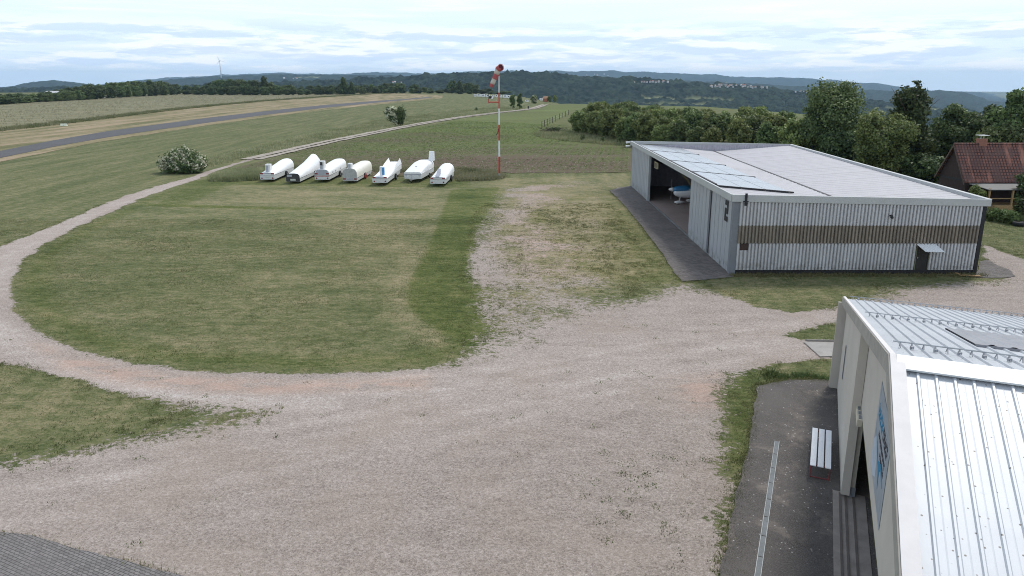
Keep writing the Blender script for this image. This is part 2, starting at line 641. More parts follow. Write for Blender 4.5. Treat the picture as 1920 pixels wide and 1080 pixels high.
def sdf(poly, P):
    """signed distance, positive inside"""
    d2 = np.full(len(P), 1e18)
    ins = np.zeros(len(P), bool)
    n = len(poly)
    for i in range(n):
        a, b = poly[i], poly[(i + 1) % n]
        ab = b - a
        t = np.clip(((P - a) @ ab) / (ab @ ab + 1e-12), 0, 1)
        q = P - (a + t[:, None] * ab)
        d2 = np.minimum(d2, (q * q).sum(1))
        c = (a[1] > P[:, 1]) != (b[1] > P[:, 1])
        if b[1] != a[1]:
            ins ^= c & (P[:, 0] < (b[0] - a[0]) * (P[:, 1] - a[1]) / (b[1] - a[1]) + a[0])
    d = np.sqrt(d2)
    return np.where(ins, d, -d)


def cover(pts, P, w):
    return np.clip(0.5 + sdf(px_poly(pts), P) / (2 * w), 0, 1)


YARD = [(470, 297), (420, 312), (385, 322), (350, 334), (300, 347), (240, 365), (180, 388), (120, 414), (60, 440), (0, 461),
        (-60, 492), (-95, 535), (-95, 585), (-60, 632), (0, 674), (60, 690), (130, 706), (200, 730), (260, 742), (320, 753),
        (400, 768), (490, 776), (420, 796), (300, 812), (200, 836), (100, 856), (0, 872), (-200, 890), (-500, 1000),
        (-500, 1200), (1340, 1200), (1350, 1080), (1365, 1010), (1345, 960), (1375, 905), (1345, 860), (1352, 780), (1345, 735),
        (1375, 702), (1450, 682), (1570, 670), (1650, 662), (1650, 642), (1580, 638), (1500, 637), (1465, 628), (1520, 611),
        (1600, 598), (1690, 585), (1800, 590), (1920, 640), (2050, 640), (2050, 480), (1920, 486), (1880, 470), (1845, 458), (1842, 480), (1885, 505),
        (1893, 522), (1840, 529), (1760, 534), (1690, 541), (1650, 558), (1560, 577), (1480, 584), (1420, 576), (1370, 558),
        (1310, 543), (1275, 532), (1200, 534), (1120, 522), (1060, 494), (1000, 442), (982, 400), (1005, 374), (1100, 364),
        (1148, 358), (1150, 347), (1080, 342), (1000, 347), (955, 362), (945, 392), (925, 430), (912, 470), (915, 520),
        (935, 560), (950, 600), (940, 625), (905, 645), (880, 672), (850, 680), (790, 689), (700, 696), (600, 699), (520, 698),
        (430, 696), (340, 692), (260, 684), (180, 667), (110, 642), (60, 617), (30, 587), (18, 555), (22, 520), (50, 480),
        (95, 450), (150, 422), (210, 396), (270, 369), (330, 348), (370, 336), (400, 323), (440, 309), (490, 294)]
LAWN = [(440, 312), (400, 326), (370, 338), (330, 350), (270, 371), (210, 398), (150, 424), (95, 452), (50, 482), (22, 522),
        (18, 557), (30, 589), (60, 619), (110, 644), (180, 669), (260, 686), (340, 694), (430, 698), (520, 700), (600, 701),
        (700, 698), (790, 691), (880, 674), (950, 620), (1300, 560), (1300, 520), (1150, 350), (900, 330)]


def build_ground():
    cell = 0.25
    xs = np.arange(-78, 62 + 1e-6, cell)
    ys = np.arange(7, 126 + 1e-6, cell)
    nx, ny = len(xs), len(ys)
    gx, gy = np.meshgrid(xs, ys)
    P = np.column_stack([gx.ravel(), gy.ravel()])
    soft = np.clip(sdf(px_poly([(900, 335), (1180, 335), (1330, 520), (1330, 590), (1120, 640), (960, 660), (860, 690), (845, 610)]), P) / 4 + 0.4, 0, 1)
    soft2 = np.clip(sdf(px_poly([(300, 740), (560, 745), (560, 820), (200, 860), (-100, 900), (-100, 840), (250, 780)]), P) / 1.5 + 0.4, 0, 1)
    soft3 = np.clip(sdf(px_poly([(1330, 690), (1420, 690), (1420, 1100), (1290, 1100)]), P) / 1.0 + 0.4, 0, 1)
    soft4 = np.clip(sdf(px_poly([(1600, 525), (1930, 520), (1930, 600), (1560, 600)]), P) / 2.0 + 0.4, 0, 1)
    w = 0.30 + 3.4 * soft + 1.3 * soft2 + 0.7 * soft3 + 1.5 * soft4
    d = sdf(px_poly(YARD), P)
    d = d + (fbm(P[:, 0] * 0.7, P[:, 1] * 0.7, 5, 3) - 0.5) * (0.7 + 1.0 * soft)
    gravel = np.clip(0.5 + d / (2 * w), -0.35, 1.35)
    # bare patches near the hangar forecourt and grass islands in the band
    for pts, s, amp in (([(920, 455), (1060, 450), (1120, 520), (960, 530)], 3.0, 0.20), ([(880, 470), (925, 455), (930, 525), (870, 530)], 1.6, 0.42), ([(850, 400), (905, 390), (915, 440), (880, 450)], 1.6, 0.30), ([(870, 570), (930, 545), (945, 600), (900, 605)], 1.0, 0.20),
                        ([(1040, 345), (1150, 345), (1150, 362), (1040, 362)], 1.0, 0.35), ([(950, 345), (1050, 340), (1050, 380), (960, 390)], 2.0, 0.15)):
        gravel += cover(pts, P, s) * amp
    band = np.clip(sdf(px_poly([(935, 345), (1000, 338), (1160, 345), (1190, 420), (1275, 525), (1230, 560), (1120, 610), (1010, 650), (905, 668), (930, 625), (945, 585), (930, 520), (915, 450)]), P) / 2.5 + 0.35, 0, 1)
    cl = px_poly([(1010, 350), (960, 400), (985, 455), (1010, 520), (1040, 600)])
    dc = np.full(len(P), 99.0)
    for a, b in zip(cl[:-1], cl[1:]):
        t = np.clip(((P - a) @ (b - a)) / ((b - a) @ (b - a)), 0, 1)
        dc = np.minimum(dc, np.hypot(*(P - (a + t[:, None] * (b - a))).T))
    wid = np.interp(P[:, 1], [35, 45, 60, 75, 88], [6.0, 4.5, 3.0, 3.5, 4.0])
    mixed = 0.54 - 0.24 * np.clip(dc / wid, 0, 1.5) + (fbm(P[:, 0] * 0.4, P[:, 1] * 0.4, 61, 4) - 0.5) * 0.80
    mixed += np.clip((41 - P[:, 1]) / 12, 0, 1) * 0.42
    gravel = gravel * (1 - band) + np.clip(mixed, 0.05, 1.2) * band
    lawn = cover(LAWN, P, 1.0)
    ruts = np.zeros(len(P))
    for path, gauge, amp in (([(-200, 935), (0, 900), (300, 850), (640, 795), (1000, 738), (1300, 700), (1570, 655)], 0.75, 1.0),
                             ([(-200, 985), (0, 950), (400, 890), (800, 812), (1200, 705), (1450, 640), (1700, 600)], 0.75, 0.8),
                             ([(-60, 600), (30, 645), (130, 683), (320, 727), (600, 733), (900, 706), (1200, 660), (1500, 615), (1800, 575)], 0.7, 1.0),
                             ([(640, 1090), (800, 980), (1000, 880), (1200, 790), (1330, 725), (1560, 660)], 0.75, -0.5),
                             ([(260, 1020), (600, 930), (900, 850), (1150, 760), (1400, 680)], 0.8, -0.45),
                             ([(880, 700), (1010, 610), (1030, 520), (985, 450), (975, 390), (1060, 352)], 0.7, 0.7),
                             ([(800, 1100), (1000, 960), (1180, 860), (1300, 760), (1330, 690), (1240, 620)], 0.7, -0.4),
                             ([(100, 860), (420, 830), (700, 770), (1000, 700), (1500, 635)], 0.8, -0.4),
                             ([(-60, 500), (60, 450), (200, 387), (330, 344), (450, 304)], 0.75, 0.9)):
        q = px_poly(path)
        d1 = np.full(len(P), 99.0)
        for a, b in zip(q[:-1], q[1:]):
            t = np.clip(((P - a) @ (b - a)) / ((b - a) @ (b - a)), 0, 1)
            d1 = np.minimum(d1, np.hypot(*(P - (a + t[:, None] * (b - a))).T))
        wob = (fbm(P[:, 0] * 0.15, P[:, 1] * 0.15, 71, 3) - 0.5) * 1.4
        ruts += amp * np.exp(-((np.abs(d1 + wob) - gauge) / 0.26) ** 2)
    fresh = cover([(845, 356), (935, 350), (925, 430), (905, 480), (915, 520), (945, 570), (945, 625), (905, 655), (860, 642), (832, 626),
                   (790, 597), (763, 570), (766, 530), (800, 470), (830, 395)], P, 0.16) * 0.9
    ring = np.clip(1 - np.abs(d + 1.3) / 1.3, 0, 1) * lawn
    fresh = np.maximum(fresh, ring * 0.6)
    fresh = np.maximum(fresh, cover([(275, 381), (540, 388), (805, 391), (805, 395), (540, 393), (275, 386)], P, 0.25) * 0.9)
    fresh = np.maximum(fresh, cover([(360, 338), (880, 335), (880, 352), (430, 346), (345, 384), (290, 384), (330, 358)], P, 0.4) * 0.55)
    fresh = np.maximum(fresh, cover([(1380, 690), (1420, 690), (1400, 860), (1375, 880), (1365, 800)], P, 0.4) * 0.6)
    fresh = np.maximum(fresh, cover([(1150, 370), (1275, 527), (1180, 520), (1150, 450)], P, 1.5) * 0.5)
    dry = cover([(440, 346), (838, 352), (800, 470), (766, 530), (690, 500), (560, 400), (345, 386)], P, 2.5) * 0.32
    dry = np.maximum(dry, cover([(740, 470), (800, 470), (764, 535), (790, 600), (860, 645), (830, 665), (720, 600)], P, 0.6) * 0.55)
    dry = np.maximum(dry, cover([(930, 350), (1150, 360), (1240, 510), (1120, 530), (960, 600), (920, 450)], P, 2.5) * 0.62)
    dry = np.maximum(dry, cover([(-50, 700), (120, 715), (260, 765), (200, 800), (-50, 830)], P, 1.0) * 0.45)
    dry = np.maximum(dry, cover([(930, 335), (1180, 325), (1180, 350), (940, 360)], P, 1.0) * 0.5)
    dry = np.maximum(dry, cover([(1300, 525), (1850, 515), (1850, 535), (1400, 585)], P, 1.0) * 0.25)
    dry = np.maximum(dry, (1 - lawn) * np.clip((P[:, 0] + 10) / -20, 0, 1) * 0.1)
    pale = cover([(-100, 560), (0, 640), (130, 695), (260, 733), (420, 762), (640, 770), (640, 752), (400, 742), (200, 705), (60, 660), (0, 600)], P, 0.6)
    pale = np.maximum(pale, cover([(640, 700), (1000, 650), (1500, 605), (1570, 600), (1500, 660), (1200, 720), (760, 800), (560, 790)], P, 3.0) * 0.30)
    pale = np.maximum(pale, cover([(0, 460), (200, 380), (420, 311), (440, 312), (200, 395), (60, 470), (10, 560), (-80, 560)], P, 0.8) * 0.5)
    pale -= cover([(500, 900), (1340, 850), (1340, 1090), (300, 1090)], P, 4.0) * 0.18
    red = cover([(60, 640), (150, 672), (330, 705), (560, 715), (800, 705), (800, 725), (500, 735), (250, 722), (120, 690)], P, 0.5) * 0.55
    red = np.maximum(red, cover([(1260, 715), (1345, 705), (1355, 750), (1300, 760)], P, 0.9) * 0.5)
    red = np.maximum(red, cover([(1000, 345), (1150, 345), (1230, 520), (1000, 520), (930, 460)], P, 2.0) * 0.35)
    zz = (fbm(P[:, 0] * 0.5, P[:, 1] * 0.5, 9, 4) - 0.5) * 0.05 + (fbm(P[:, 0] * 2.0, P[:, 1] * 2.0, 3, 2) - 0.5) * 0.02
    V = np.column_stack([P, zz - 0.03])
    i = np.arange((nx - 1) * (ny - 1))
    a = (i // (nx - 1)) * nx + i % (nx - 1)
    F = np.column_stack([a, a + 1, a + nx + 1, a + nx])
    isg = gravel[F].mean(1) > 0.5
    att = dict(ruts=ruts, gravel=gravel, dry=dry, fresh=fresh, pale=pale, red=red, lawn=lawn)
    for name, sel in (('gravel_yard', isg), ('lawn', ~isg)):
        f = F[sel]
        used, inv = np.unique(f, return_inverse=True)
        o = fast_mesh(name, V[used], inv.reshape(-1, 4), M['ground'], None, {k: v[used] for k, v in att.items()}, True)
        o['kind'] = 'structure'
    return P, gravel, fresh, (xs, ys, nx, ny)


GP, GRAV, FRESH, GRID = build_ground()


def grav_at(x, y):
    xs, ys, nx, ny = GRID
    i = np.clip(((np.asarray(x) - xs[0]) / 0.25).astype(int), 0, nx - 1)
    j = np.clip(((np.asarray(y) - ys[0]) / 0.25).astype(int), 0, ny - 1)
    return GRAV[j * nx + i]


# plateau edge: distance at which the hilltop falls away, by azimuth in degrees
EDGE_AZ = [-70, -40, -20, -8, -3, 0, 2, 4, 7, 10, 14, 20, 28, 40, 70]
EDGE_R = [950, 950, 900, 860, 760, 640, 500, 400, 370, 340, 300, 250, 210, 200, 200]


def base_ground():
    az = np.radians(np.linspace(-64, 64, 257))
    r = np.concatenate([[0.5], np.linspace(5, 100, 20), np.geomspace(110, 1100, 70), np.geomspace(1200, 14000, 40)])
    A, Rr = np.meshgrid(az, r)
    e = np.interp(np.degrees(A), EDGE_AZ, EDGE_R)
    drop = np.clip(Rr - e, 0, None)
    z = -np.clip(drop * 0.26 * np.clip(drop / 80, 0, 1), 0, 165) - 0.08
    V = np.column_stack([(Rr * np.sin(A)).ravel(), (Rr * np.cos(A)).ravel(), z.ravel()])
    nx = len(az)
    i = np.arange((nx - 1) * (len(r) - 1))
    a = (i // (nx - 1)) * nx + i % (nx - 1)
    o = fast_mesh('ground', V, np.column_stack([a, a + 1, a + nx + 1, a + nx]), M['ground'], None, None, True)
    o['kind'] = 'structure'
    # behind and beside the camera
    b = MB()
    b.add([(-14000, 1.0, -0.2), (14000, 1.0, -0.2), (14000, -3000, -0.2), (-14000, -3000, -0.2)], [(0, 3, 2, 1)])
    b.build('ground_behind', M['ground'])['kind'] = 'structure'


base_ground()


def sheet(name, pts, z, mat, rag=0.0, step=1.5, seed=1, world=None):
    poly = px_poly(pts) if world is None else np.array(world, float)
    out = []
    n = len(poly)
    for i in range(n):
        a, b = poly[i], poly[(i + 1) % n]
        L = np.hypot(*(b - a))
        k = max(1, int(L / step)) if rag else 1
        for j in range(k):
            p = a + (b - a) * j / k
            if rag:
                nn = np.array([-(b - a)[1], (b - a)[0]]) / (L + 1e-9)
                p = p + nn * (fbm(p[0] / step * 0.6, p[1] / step * 0.6, seed, 3) - 0.5) * 2 * rag
            out.append((p[0], p[1], z))
    b = MB()
    area = sum(out[i][0] * out[(i + 1) % len(out)][1] - out[(i + 1) % len(out)][0] * out[i][1] for i in range(len(out)))
    b.add(out, [tuple(range(len(out))) if area > 0 else tuple(range(len(out) - 1, -1, -1))])
    o = b.build(name, mat)
    o['kind'] = 'structure'
    return o


RW_TOP = [(-120, 308), (0, 283), (100, 263), (200, 246), (300, 232.5), (400, 219.5), (500, 208), (600, 197.5), (700, 189.5), (760, 185.5), (800, 182)]
RW_BOT = [(812, 183), (765, 187), (700, 193), (600, 203), (500, 215), (400, 228.5), (300, 242.5), (200, 257.5), (100, 275), (0, 296), (-120, 322)]
MEADOW_EDGE = [(-120, 266), (0, 245), (100, 234), (200, 222), (300, 209.5), (400, 198.5), (500, 189.5), (600, 182.5), (700, 176.5), (740, 174.5)]
sheet('meadow', MEADOW_EDGE + [(700, 173.5), (600, 173), (400, 172), (200, 180), (0, 188), (-120, 190)], -0.01, M['meadow'], 0.8, 4.0, 2)
sheet('runway_verge', MEADOW_EDGE + [(830, 178.5), (830, 184), (765, 190), (700, 196.5), (600, 207), (500, 219), (400, 233), (300, 248), (200, 263.5), (100, 282), (0, 304), (-120, 332)],
      -0.04, M['verge'], 1.0, 4.0, 3)
sheet('runway', RW_TOP + RW_BOT, 0.0, M['runway'], 0.12, 3.0, 4)
sheet('crop_field', [(1180, 323), (960, 325), (880, 318), (850, 330), (480, 330), (440, 314), (520, 294.5), (570, 281), (630, 268), (690, 256),
                     (750, 244), (810, 233), (860, 224), (930, 215), (985, 208.5), (1012, 205), (1030, 198), (1060, 194.5), (1200, 197.5), (1320, 200), (1520, 215), (1480, 290), (1200, 290)],
      0.02, M['field'], 0.6, 2.5, 6)
sheet('orchard_floor', [(1005, 256), (1060, 262), (1180, 272), (1330, 290), (1520, 300), (1640, 250), (1420, 205), (1150, 200), (1070, 207)], 0.05, M['orchard_floor'], 0.5, 3.0, 7)
# two worn wheel tracks of the farm track
TR = [(470, 299), (510, 290), (560, 278.5), (620, 265), (680, 253.2), (740, 241), (800, 230), (860, 220.3), (925, 212), (975, 206.8), (1000, 203.3), (1012, 199.5), (1022, 196)]
trk = px_poly(TR)


def strip(name, path, off0, off1, z, mat, rag, seed, step=1.2):
    pts = []
    for a, b in zip(path[:-1], path[1:]):
        k = max(1, int(np.hypot(*(b - a)) / step))
        pts += [a + (b - a) * j / k for j in range(k)]
    pts = np.array(pts + [path[-1]])
    t = np.gradient(pts, axis=0)
    t /= np.hypot(t[:, 0], t[:, 1])[:, None] + 1e-9
    nn = np.column_stack([t[:, 1], -t[:, 0]])
    j0 = (fbm(pts[:, 0] * 0.5, pts[:, 1] * 0.5, seed, 3) - 0.5) * 2 * rag
    j1 = (fbm(pts[:, 0] * 0.5, pts[:, 1] * 0.5, seed + 9, 3) - 0.5) * 2 * rag
    L = pts + nn * (off0 + j0)[:, None]
    Q = pts + nn * (off1 + j1)[:, None]
    V = np.concatenate([np.column_stack([L, np.full(len(L), z)]), np.column_stack([Q, np.full(len(Q), z)])])
    n = len(L)
    i = np.arange(n - 1)
    o = fast_mesh(name, V, np.column_stack([i, i + n, i + n + 1, i + 1]), mat)
    o['kind'] = 'structure'
    return o


strip('farm_track', trk, -1.9, -0.1, 0.055, M['track'], 0.35, 3)
strip('farm_track', trk, 0.35, 1.75, 0.056, M['track'], 0.40, 8)
sheet('hangar_forecourt', [(1143, 357), (1160, 352), (1186, 348), (1218, 375), (1300, 442), (1376, 511), (1376, 519), (1340, 523), (1280, 528), (1268, 516), (1238, 470), (1204, 425), (1172, 386)],
      0.012, M['pavers'], 0.10, 0.5, 4)
sheet('side_path', [(1836, 490), (1850, 487), (1890, 505), (1905, 518), (1880, 521), (1830, 520)], 0.010, M['pavers'], 0.2, 0.6, 8)
sheet('asphalt_apron', [(1420, 724), (1480, 712), (1600, 712), (1640, 900), (1700, 1150), (1330, 1150), (1350, 1080), (1363, 1020), (1376, 950), (1394, 880), (1409, 800)],
      0.012, M['asphalt'], 0.10, 0.35, 5)
sheet('paved_yard_corner', [(-300, 985), (0, 998), (60, 1006), (150, 1031), (250, 1057), (345, 1082), (430, 1130), (-300, 1130)], 0.012, M['pavers_grey'], 0.08, 0.4, 6)
sheet('concrete_ramp', [(1506, 641), (1600, 644), (1600, 668), (1537, 669)], 0.02, M['concrete'], 0.03, 0.4, 6)


# ------------------------------------------------------------------ hills
def hill_mat(name, c0, c1, field=(0.20, 0.23, 0.11)):
    m, g = new_mat(name)
    p = g.pos()
    n = g.noise(p, 0.012, 6, 0.7)
    n2 = g.noise(p, 0.06, 3, 0.7)
    f = g.math('ADD', g.math('MULTIPLY', n, 0.5), g.math('MULTIPLY', n2, 0.6))
    c = g.mix(g.step(f, 0.42, 0.70), c0, c1)
    c = g.mix(g.attr('clearing'), c, g.mix(n2, field, (0.33, 0.33, 0.19)))
    g.out(g.bsdf(c, 0.95, 0, None, 0.05))
    return m


M['forest'] = hill_mat('forest', (0.005, 0.011, 0.009), (0.036, 0.054, 0.030))
M['forest_far'] = hill_mat('far_forest', (0.007, 0.015, 0.013), (0.034, 0.054, 0.036))


def hill(name, dist, top, depth, base, ncol, nrow, bump_a, bump_l, seed, mat, clearings=()):
    az = np.linspace(-0.78, 0.78, ncol)
    u = 960 + np.tan(az) * F_PX * 1.0
    t = np.linspace(0, 1, nrow)
    ut = np.array([p[0] for p in top], float)
    vt = np.array([p[1] for p in top], float)
    # survey of the skyline -> height at this distance
    zt = np.array([zat(a, b, dist)[1] for a, b in zip(ut, vt)])
    at = np.array([math.atan2(zat(a, b, dist)[0], dist) for a, b in zip(ut, vt)])
    ztop = np.interp(az, at, zt)
    x0 = np.tan(az) * dist
    ztop = ztop + (fbm(x0 / 260, np.full_like(x0, 3.3), seed, 3) - 0.5) * 0.0022 * dist * 2
    Tt, A = np.meshgrid(t, az, indexing='ij')
    Y = dist - depth * (1 - Tt)
    Xx = np.tan(A) * Y
    fold = fbm(Xx / 420, Y / 420, seed + 5, 4) - 0.5
    prof = np.clip(Tt + fold * 0.35 * np.sin(PI * Tt), 0, 1)
    prof = prof ** 1.1
    Zz = base + (ztop[None, :] - base) * prof
    bump = (vnoise(Xx / bump_l, Y / bump_l, seed + 1) * 0.6 + vnoise(Xx / (bump_l * 0.45), Y / (bump_l * 0.45), seed + 2) * 0.4)
    clear = np.zeros_like(Zz)
    for cu, cv, ru, rv in clearings:
        e = np.degrees(np.arctan2(Zz - CAM_H, np.hypot(Xx, Y)))
        pu = 960 + Xx / Y * F_PX
        pv = 150 - np.tan(np.radians(e)) * F_PX / np.cos(A) * 1.0
        q = ((pu - cu) / ru) ** 2 + ((pv - cv) / rv) ** 2 + (vnoise(Xx / 40, Y / 40, seed + 4) - 0.5) * 0.8
        clear = np.maximum(clear, np.clip((1.0 - q) * 4, 0, 1))
    Zz = Zz + bump * bump_a * (1 - clear * 0.9) * np.where(Tt > 0.999, 0.8, 1)
    V = np.column_stack([Xx.ravel(), Y.ravel(), Zz.ravel()])
    # back slope so that the hill has a far side
    back = np.column_stack([Xx[-1] * 1.12, Y[-1] * 1.12, np.full(ncol, base)])
    V = np.concatenate([V, back])
    nr = nrow + 1
    i = np.arange((ncol - 1) * (nr - 1))
    a = (i // (ncol - 1)) * ncol + i % (ncol - 1)
    o = fast_mesh(name, V, np.column_stack([a, a + 1, a + ncol + 1, a + ncol]), mat, None,
                  {'clearing': np.concatenate([clear.ravel(), np.zeros(ncol)])}, False)
    o['kind'] = 'structure'
    return o


hill('wooded_ridge', 2300, [(-200, 172), (200, 170), (420, 164), (560, 158), (700, 152), (780, 147), (880, 142), (960, 140.5), (1020, 141), (1100, 146), (1187, 151),
                            (1280, 158), (1380, 163), (1480, 173), (1560, 183), (1700, 200), (1900, 225), (2100, 240)], 1000, -165, 900, 190, 20, 15, 3, M['forest'],
     [(1225, 185, 26, 2.6), (1290, 188, 50, 2.2), (1345, 191, 22, 1.6), (1700, 205, 60, 3), (1260, 197, 60, 1.6)])
hill('wooded_hills', 4600, [(-200, 176), (0, 166), (40, 160), (70, 154.5), (100, 151), (130, 154), (170, 160), (230, 158), (300, 152), (400, 144), (470, 141), (540, 140),
                            (600, 142), (700, 143), (800, 143), (960, 141), (1100, 146), (1180, 148), (1300, 153), (1400, 157), (1500, 163), (1600, 169), (1690, 176),
                            (1760, 171), (1810, 177), (1860, 192), (2000, 205)], 1700, -165, 700, 90, 12, 22, 11, M['forest_far'],
     [(1345, 161, 30, 1.8), (1370, 155.5, 26, 1.3), (1230, 152, 40, 1.2), (590, 146, 30, 1.0), (745, 153, 14, 1.0)])
hill('far_hills', 9000, [(-200, 178), (0, 165), (180, 160), (260, 152), (330, 146), (400, 141), (470, 138.5), (540, 137.5), (620, 138.5), (720, 136), (790, 139), (870, 136.5), (960, 133),
                         (1010, 135), (1080, 134), (1150, 132.5), (1170, 136), (1240, 136.5), (1280, 138.5), (1320, 141.5), (1342, 139.5), (1370, 143.5), (1440, 144.5), (1480, 146.5), (1560, 151),
                         (1640, 157), (1690, 164), (1760, 172), (1800, 173), (1836, 175), (1880, 183), (1920, 187), (2100, 200)], 3000, -165, 600, 60, 14, 30, 21, M['forest_far'])

# ------------------------------------------------------------------ haze
hz_m, g = new_mat('haze')
pv = g.n('ShaderNodeVolumePrincipled')
pv.inputs['Color'].default_value = (0.50, 0.74, 1.0, 1)
pv.inputs['Density'].default_value = 0.00006
pv.inputs['Anisotropy'].default_value = 0.0
o_ = g.n('ShaderNodeOutputMaterial')
g.t.links.new(pv.outputs[0], o_.inputs['Volume'])
hz = MB().box(-15000, 15000, -3200, 14500, -170, 160).build('haze', hz_m)
hz['kind'] = 'stuff'


# ------------------------------------------------------------------ hangar 2 (butterfly roof, open sliding doors)
def corr_mat(name, col, rough=0.5, var=0.10, dirt=None):
    m, g = new_mat(name)
    p = g.obj()
    n = g.noise(g.scale(p, (1.1, 1.1, 0.25)), 1.6, 5, 0.65)
    c = g.mix(g.step(n, 0.3, 0.72), tuple(x * (1 - var) for x in col), tuple(min(1, x * (1 + var)) for x in col))
    sheets = g.n('ShaderNodeTexWhiteNoise', noise_dimensions='1D')
    x = g.xyz(p)[0]
    g.set(sheets.inputs['W'], g.math('FLOOR', g.math('MULTIPLY', x, 0.99)))
    c = g.mix(g.step(sheets.outputs[0], 0, 1, 0.0, 0.14), c, (0.2, 0.2, 0.21))
    if dirt:
        n2 = g.noise(g.scale(p, (3.2, 3.2, 0.5)), 1.0, 7, 0.7)
        c = g.mix(g.step(n2, 0.48, 0.72, 0, 0.7), c, dirt)
    n3 = g.noise(g.scale(p, (1.6, 1.6, 2.5)), 1.0, 6, 0.7)
    sp_ = g.math('MULTIPLY', g.step(g.xyz(p)[2], 1.0, 0.28), g.step(n3, 0.40, 0.62))
    c = g.mix(g.math('MULTIPLY', sp_, 0.55), c, (0.17, 0.155, 0.125))
    g.out(g.bsdf(c, rough, 0, None, 0.4))
    return m


M['corr_white'] = corr_mat('corrugated_white', (0.54, 0.54, 0.55), 0.5, 0.10, (0.42, 0.415, 0.41))
M['corr_brown'] = corr_mat('corrugated_plastic', (0.235, 0.198, 0.158), 0.4, 0.22, (0.14, 0.12, 0.105))
M['door_grey'] = corr_mat('grey_door_sheet', (0.40, 0.415, 0.435), 0.5, 0.07, (0.33, 0.34, 0.35))
M['fascia'] = simple('fascia_sheet', (0.45, 0.46, 0.455), 0.55, 0, 0.4, 0.05, 0.8, dirt=(0.2, (0.42, 0.42, 0.40)))
M['post_grey'] = simple('post_grey', (0.19, 0.20, 0.22), 0.6, 0, 0.4, 0.08, 1)
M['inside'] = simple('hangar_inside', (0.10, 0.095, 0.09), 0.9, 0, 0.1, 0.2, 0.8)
M['hangar_floor'] = simple('hangar_floor', (0.26, 0.205, 0.185), 0.8, 0, 0.2, 0.12, 0.5, world=True, dirt=(0.4, (0.17, 0.15, 0.14)))


def roof_mat(name, col, axis, period, rough=0.4, metal=0.3, dirt=(0.42, 0.42, 0.42), amt=0.35, line=0.25, specks=False):
    m, g = new_mat(name)
    p = g.obj()
    x = g.xyz(p)[axis]
    fr = g.math('FRACT', g.math('DIVIDE', x, period))
    ln = g.math('MULTIPLY', g.step(g.math('ABSOLUTE', g.math('SUBTRACT', fr, 0.5)), 0.40, 0.47), line)
    n = g.noise(p, 0.8, 6, 0.65)
    n2 = g.noise(p, 5.0, 5, 0.7)
    c = g.mix(g.step(n, 0.35, 0.7, 0, amt), col, dirt)
    c = g.mix(g.step(n2, 0.62, 0.74, 0, 0.35), c, tuple(q * 0.75 for q in dirt))
    c = g.mix(ln, c, tuple(q * 0.35 for q in col))
    if specks:
        v = g.vor(p, 10.0, 'Distance')
        q = g.xyz(g.vor(p, 10.0, 'Color'))[0]
        c = g.mix(g.math('MULTIPLY', g.step(v, 0.20, 0.12), g.step(q, 0.55, 0.65)), c, (0.16, 0.145, 0.13))
    g.out(g.bsdf(c, rough, metal, None, 0.5))
    return m


M['roof_grey'] = roof_mat('pale_roof_sheet', (0.385, 0.376, 0.398), 1, 0.9, 0.6, 0.0, (0.33, 0.322, 0.345), 0.5, 0.55)


def solar_mat():
    m, g = new_mat('solar_glass')
    p = g.obj()
    x, y, z = g.xyz(p)
    a = g.math('ABSOLUTE', g.math('SUBTRACT', g.math('FRACT', g.math('DIVIDE', y, 0.42)), 0.5))
    b = g.math('ABSOLUTE', g.math('SUBTRACT', g.math('FRACT', g.math('DIVIDE', x, 0.6)), 0.5))
    l = g.math('MAXIMUM', g.step(a, 0.42, 0.48), g.math('MULTIPLY', g.step(b, 0.46, 0.49), 0.5))
    c = g.mix(l, (0.31, 0.33, 0.36), (0.62, 0.63, 0.65))
    g.out(g.bsdf(c, 0.25, 0.2, None, 0.8))
    return m


M['solar'] = solar_mat()

HX0, HY0, HY1 = 14.43, 46.40, 87.3
HXR0, HXR1 = 30.92, 33.35          # right wall, near and far end
ZL, ZR = 5.33, 5.00                # fascia top, left and right
VZ = 4.25                          # valley of the roof
vxn, vyn = gp(1550, 366, VZ)
VXF = 24.1
VXN = VXF + (vxn - VXF) * (HY1 - HY0) / (HY1 - vyn)

h2 = thing('aircraft_hangar', 'long grey corrugated aircraft hangar with butterfly roof, open sliding doors and number 2', 'hangar', (0, 0, 0))
# corrugated gable facing the yard


def corrugated(x0, x1, z0, z1, y, amp=0.13, pitch=0.225, axis='x'):
    b = MB()
    n = max(1, round((x1 - x0) / pitch))
    xs, ys = [], []
    for i in range(n):
        a = x0 + (x1 - x0) * i / n
        s = (x1 - x0) / n
        for f, q in ((0, 0), (0.08, -amp), (0.56, -amp), (0.64, 0)):
            xs.append(a + s * f)
            ys.append(q)
    xs.append(x1)
    ys.append(0)
    vs = [(x, y + q, z0) for x, q in zip(xs, ys)] + [(x, y + q, z1) for x, q in zip(xs, ys)]
    k = len(xs)
    b.add(vs, [(i, i + 1, k + i + 1, k + i) for i in range(k - 1)])
    return b


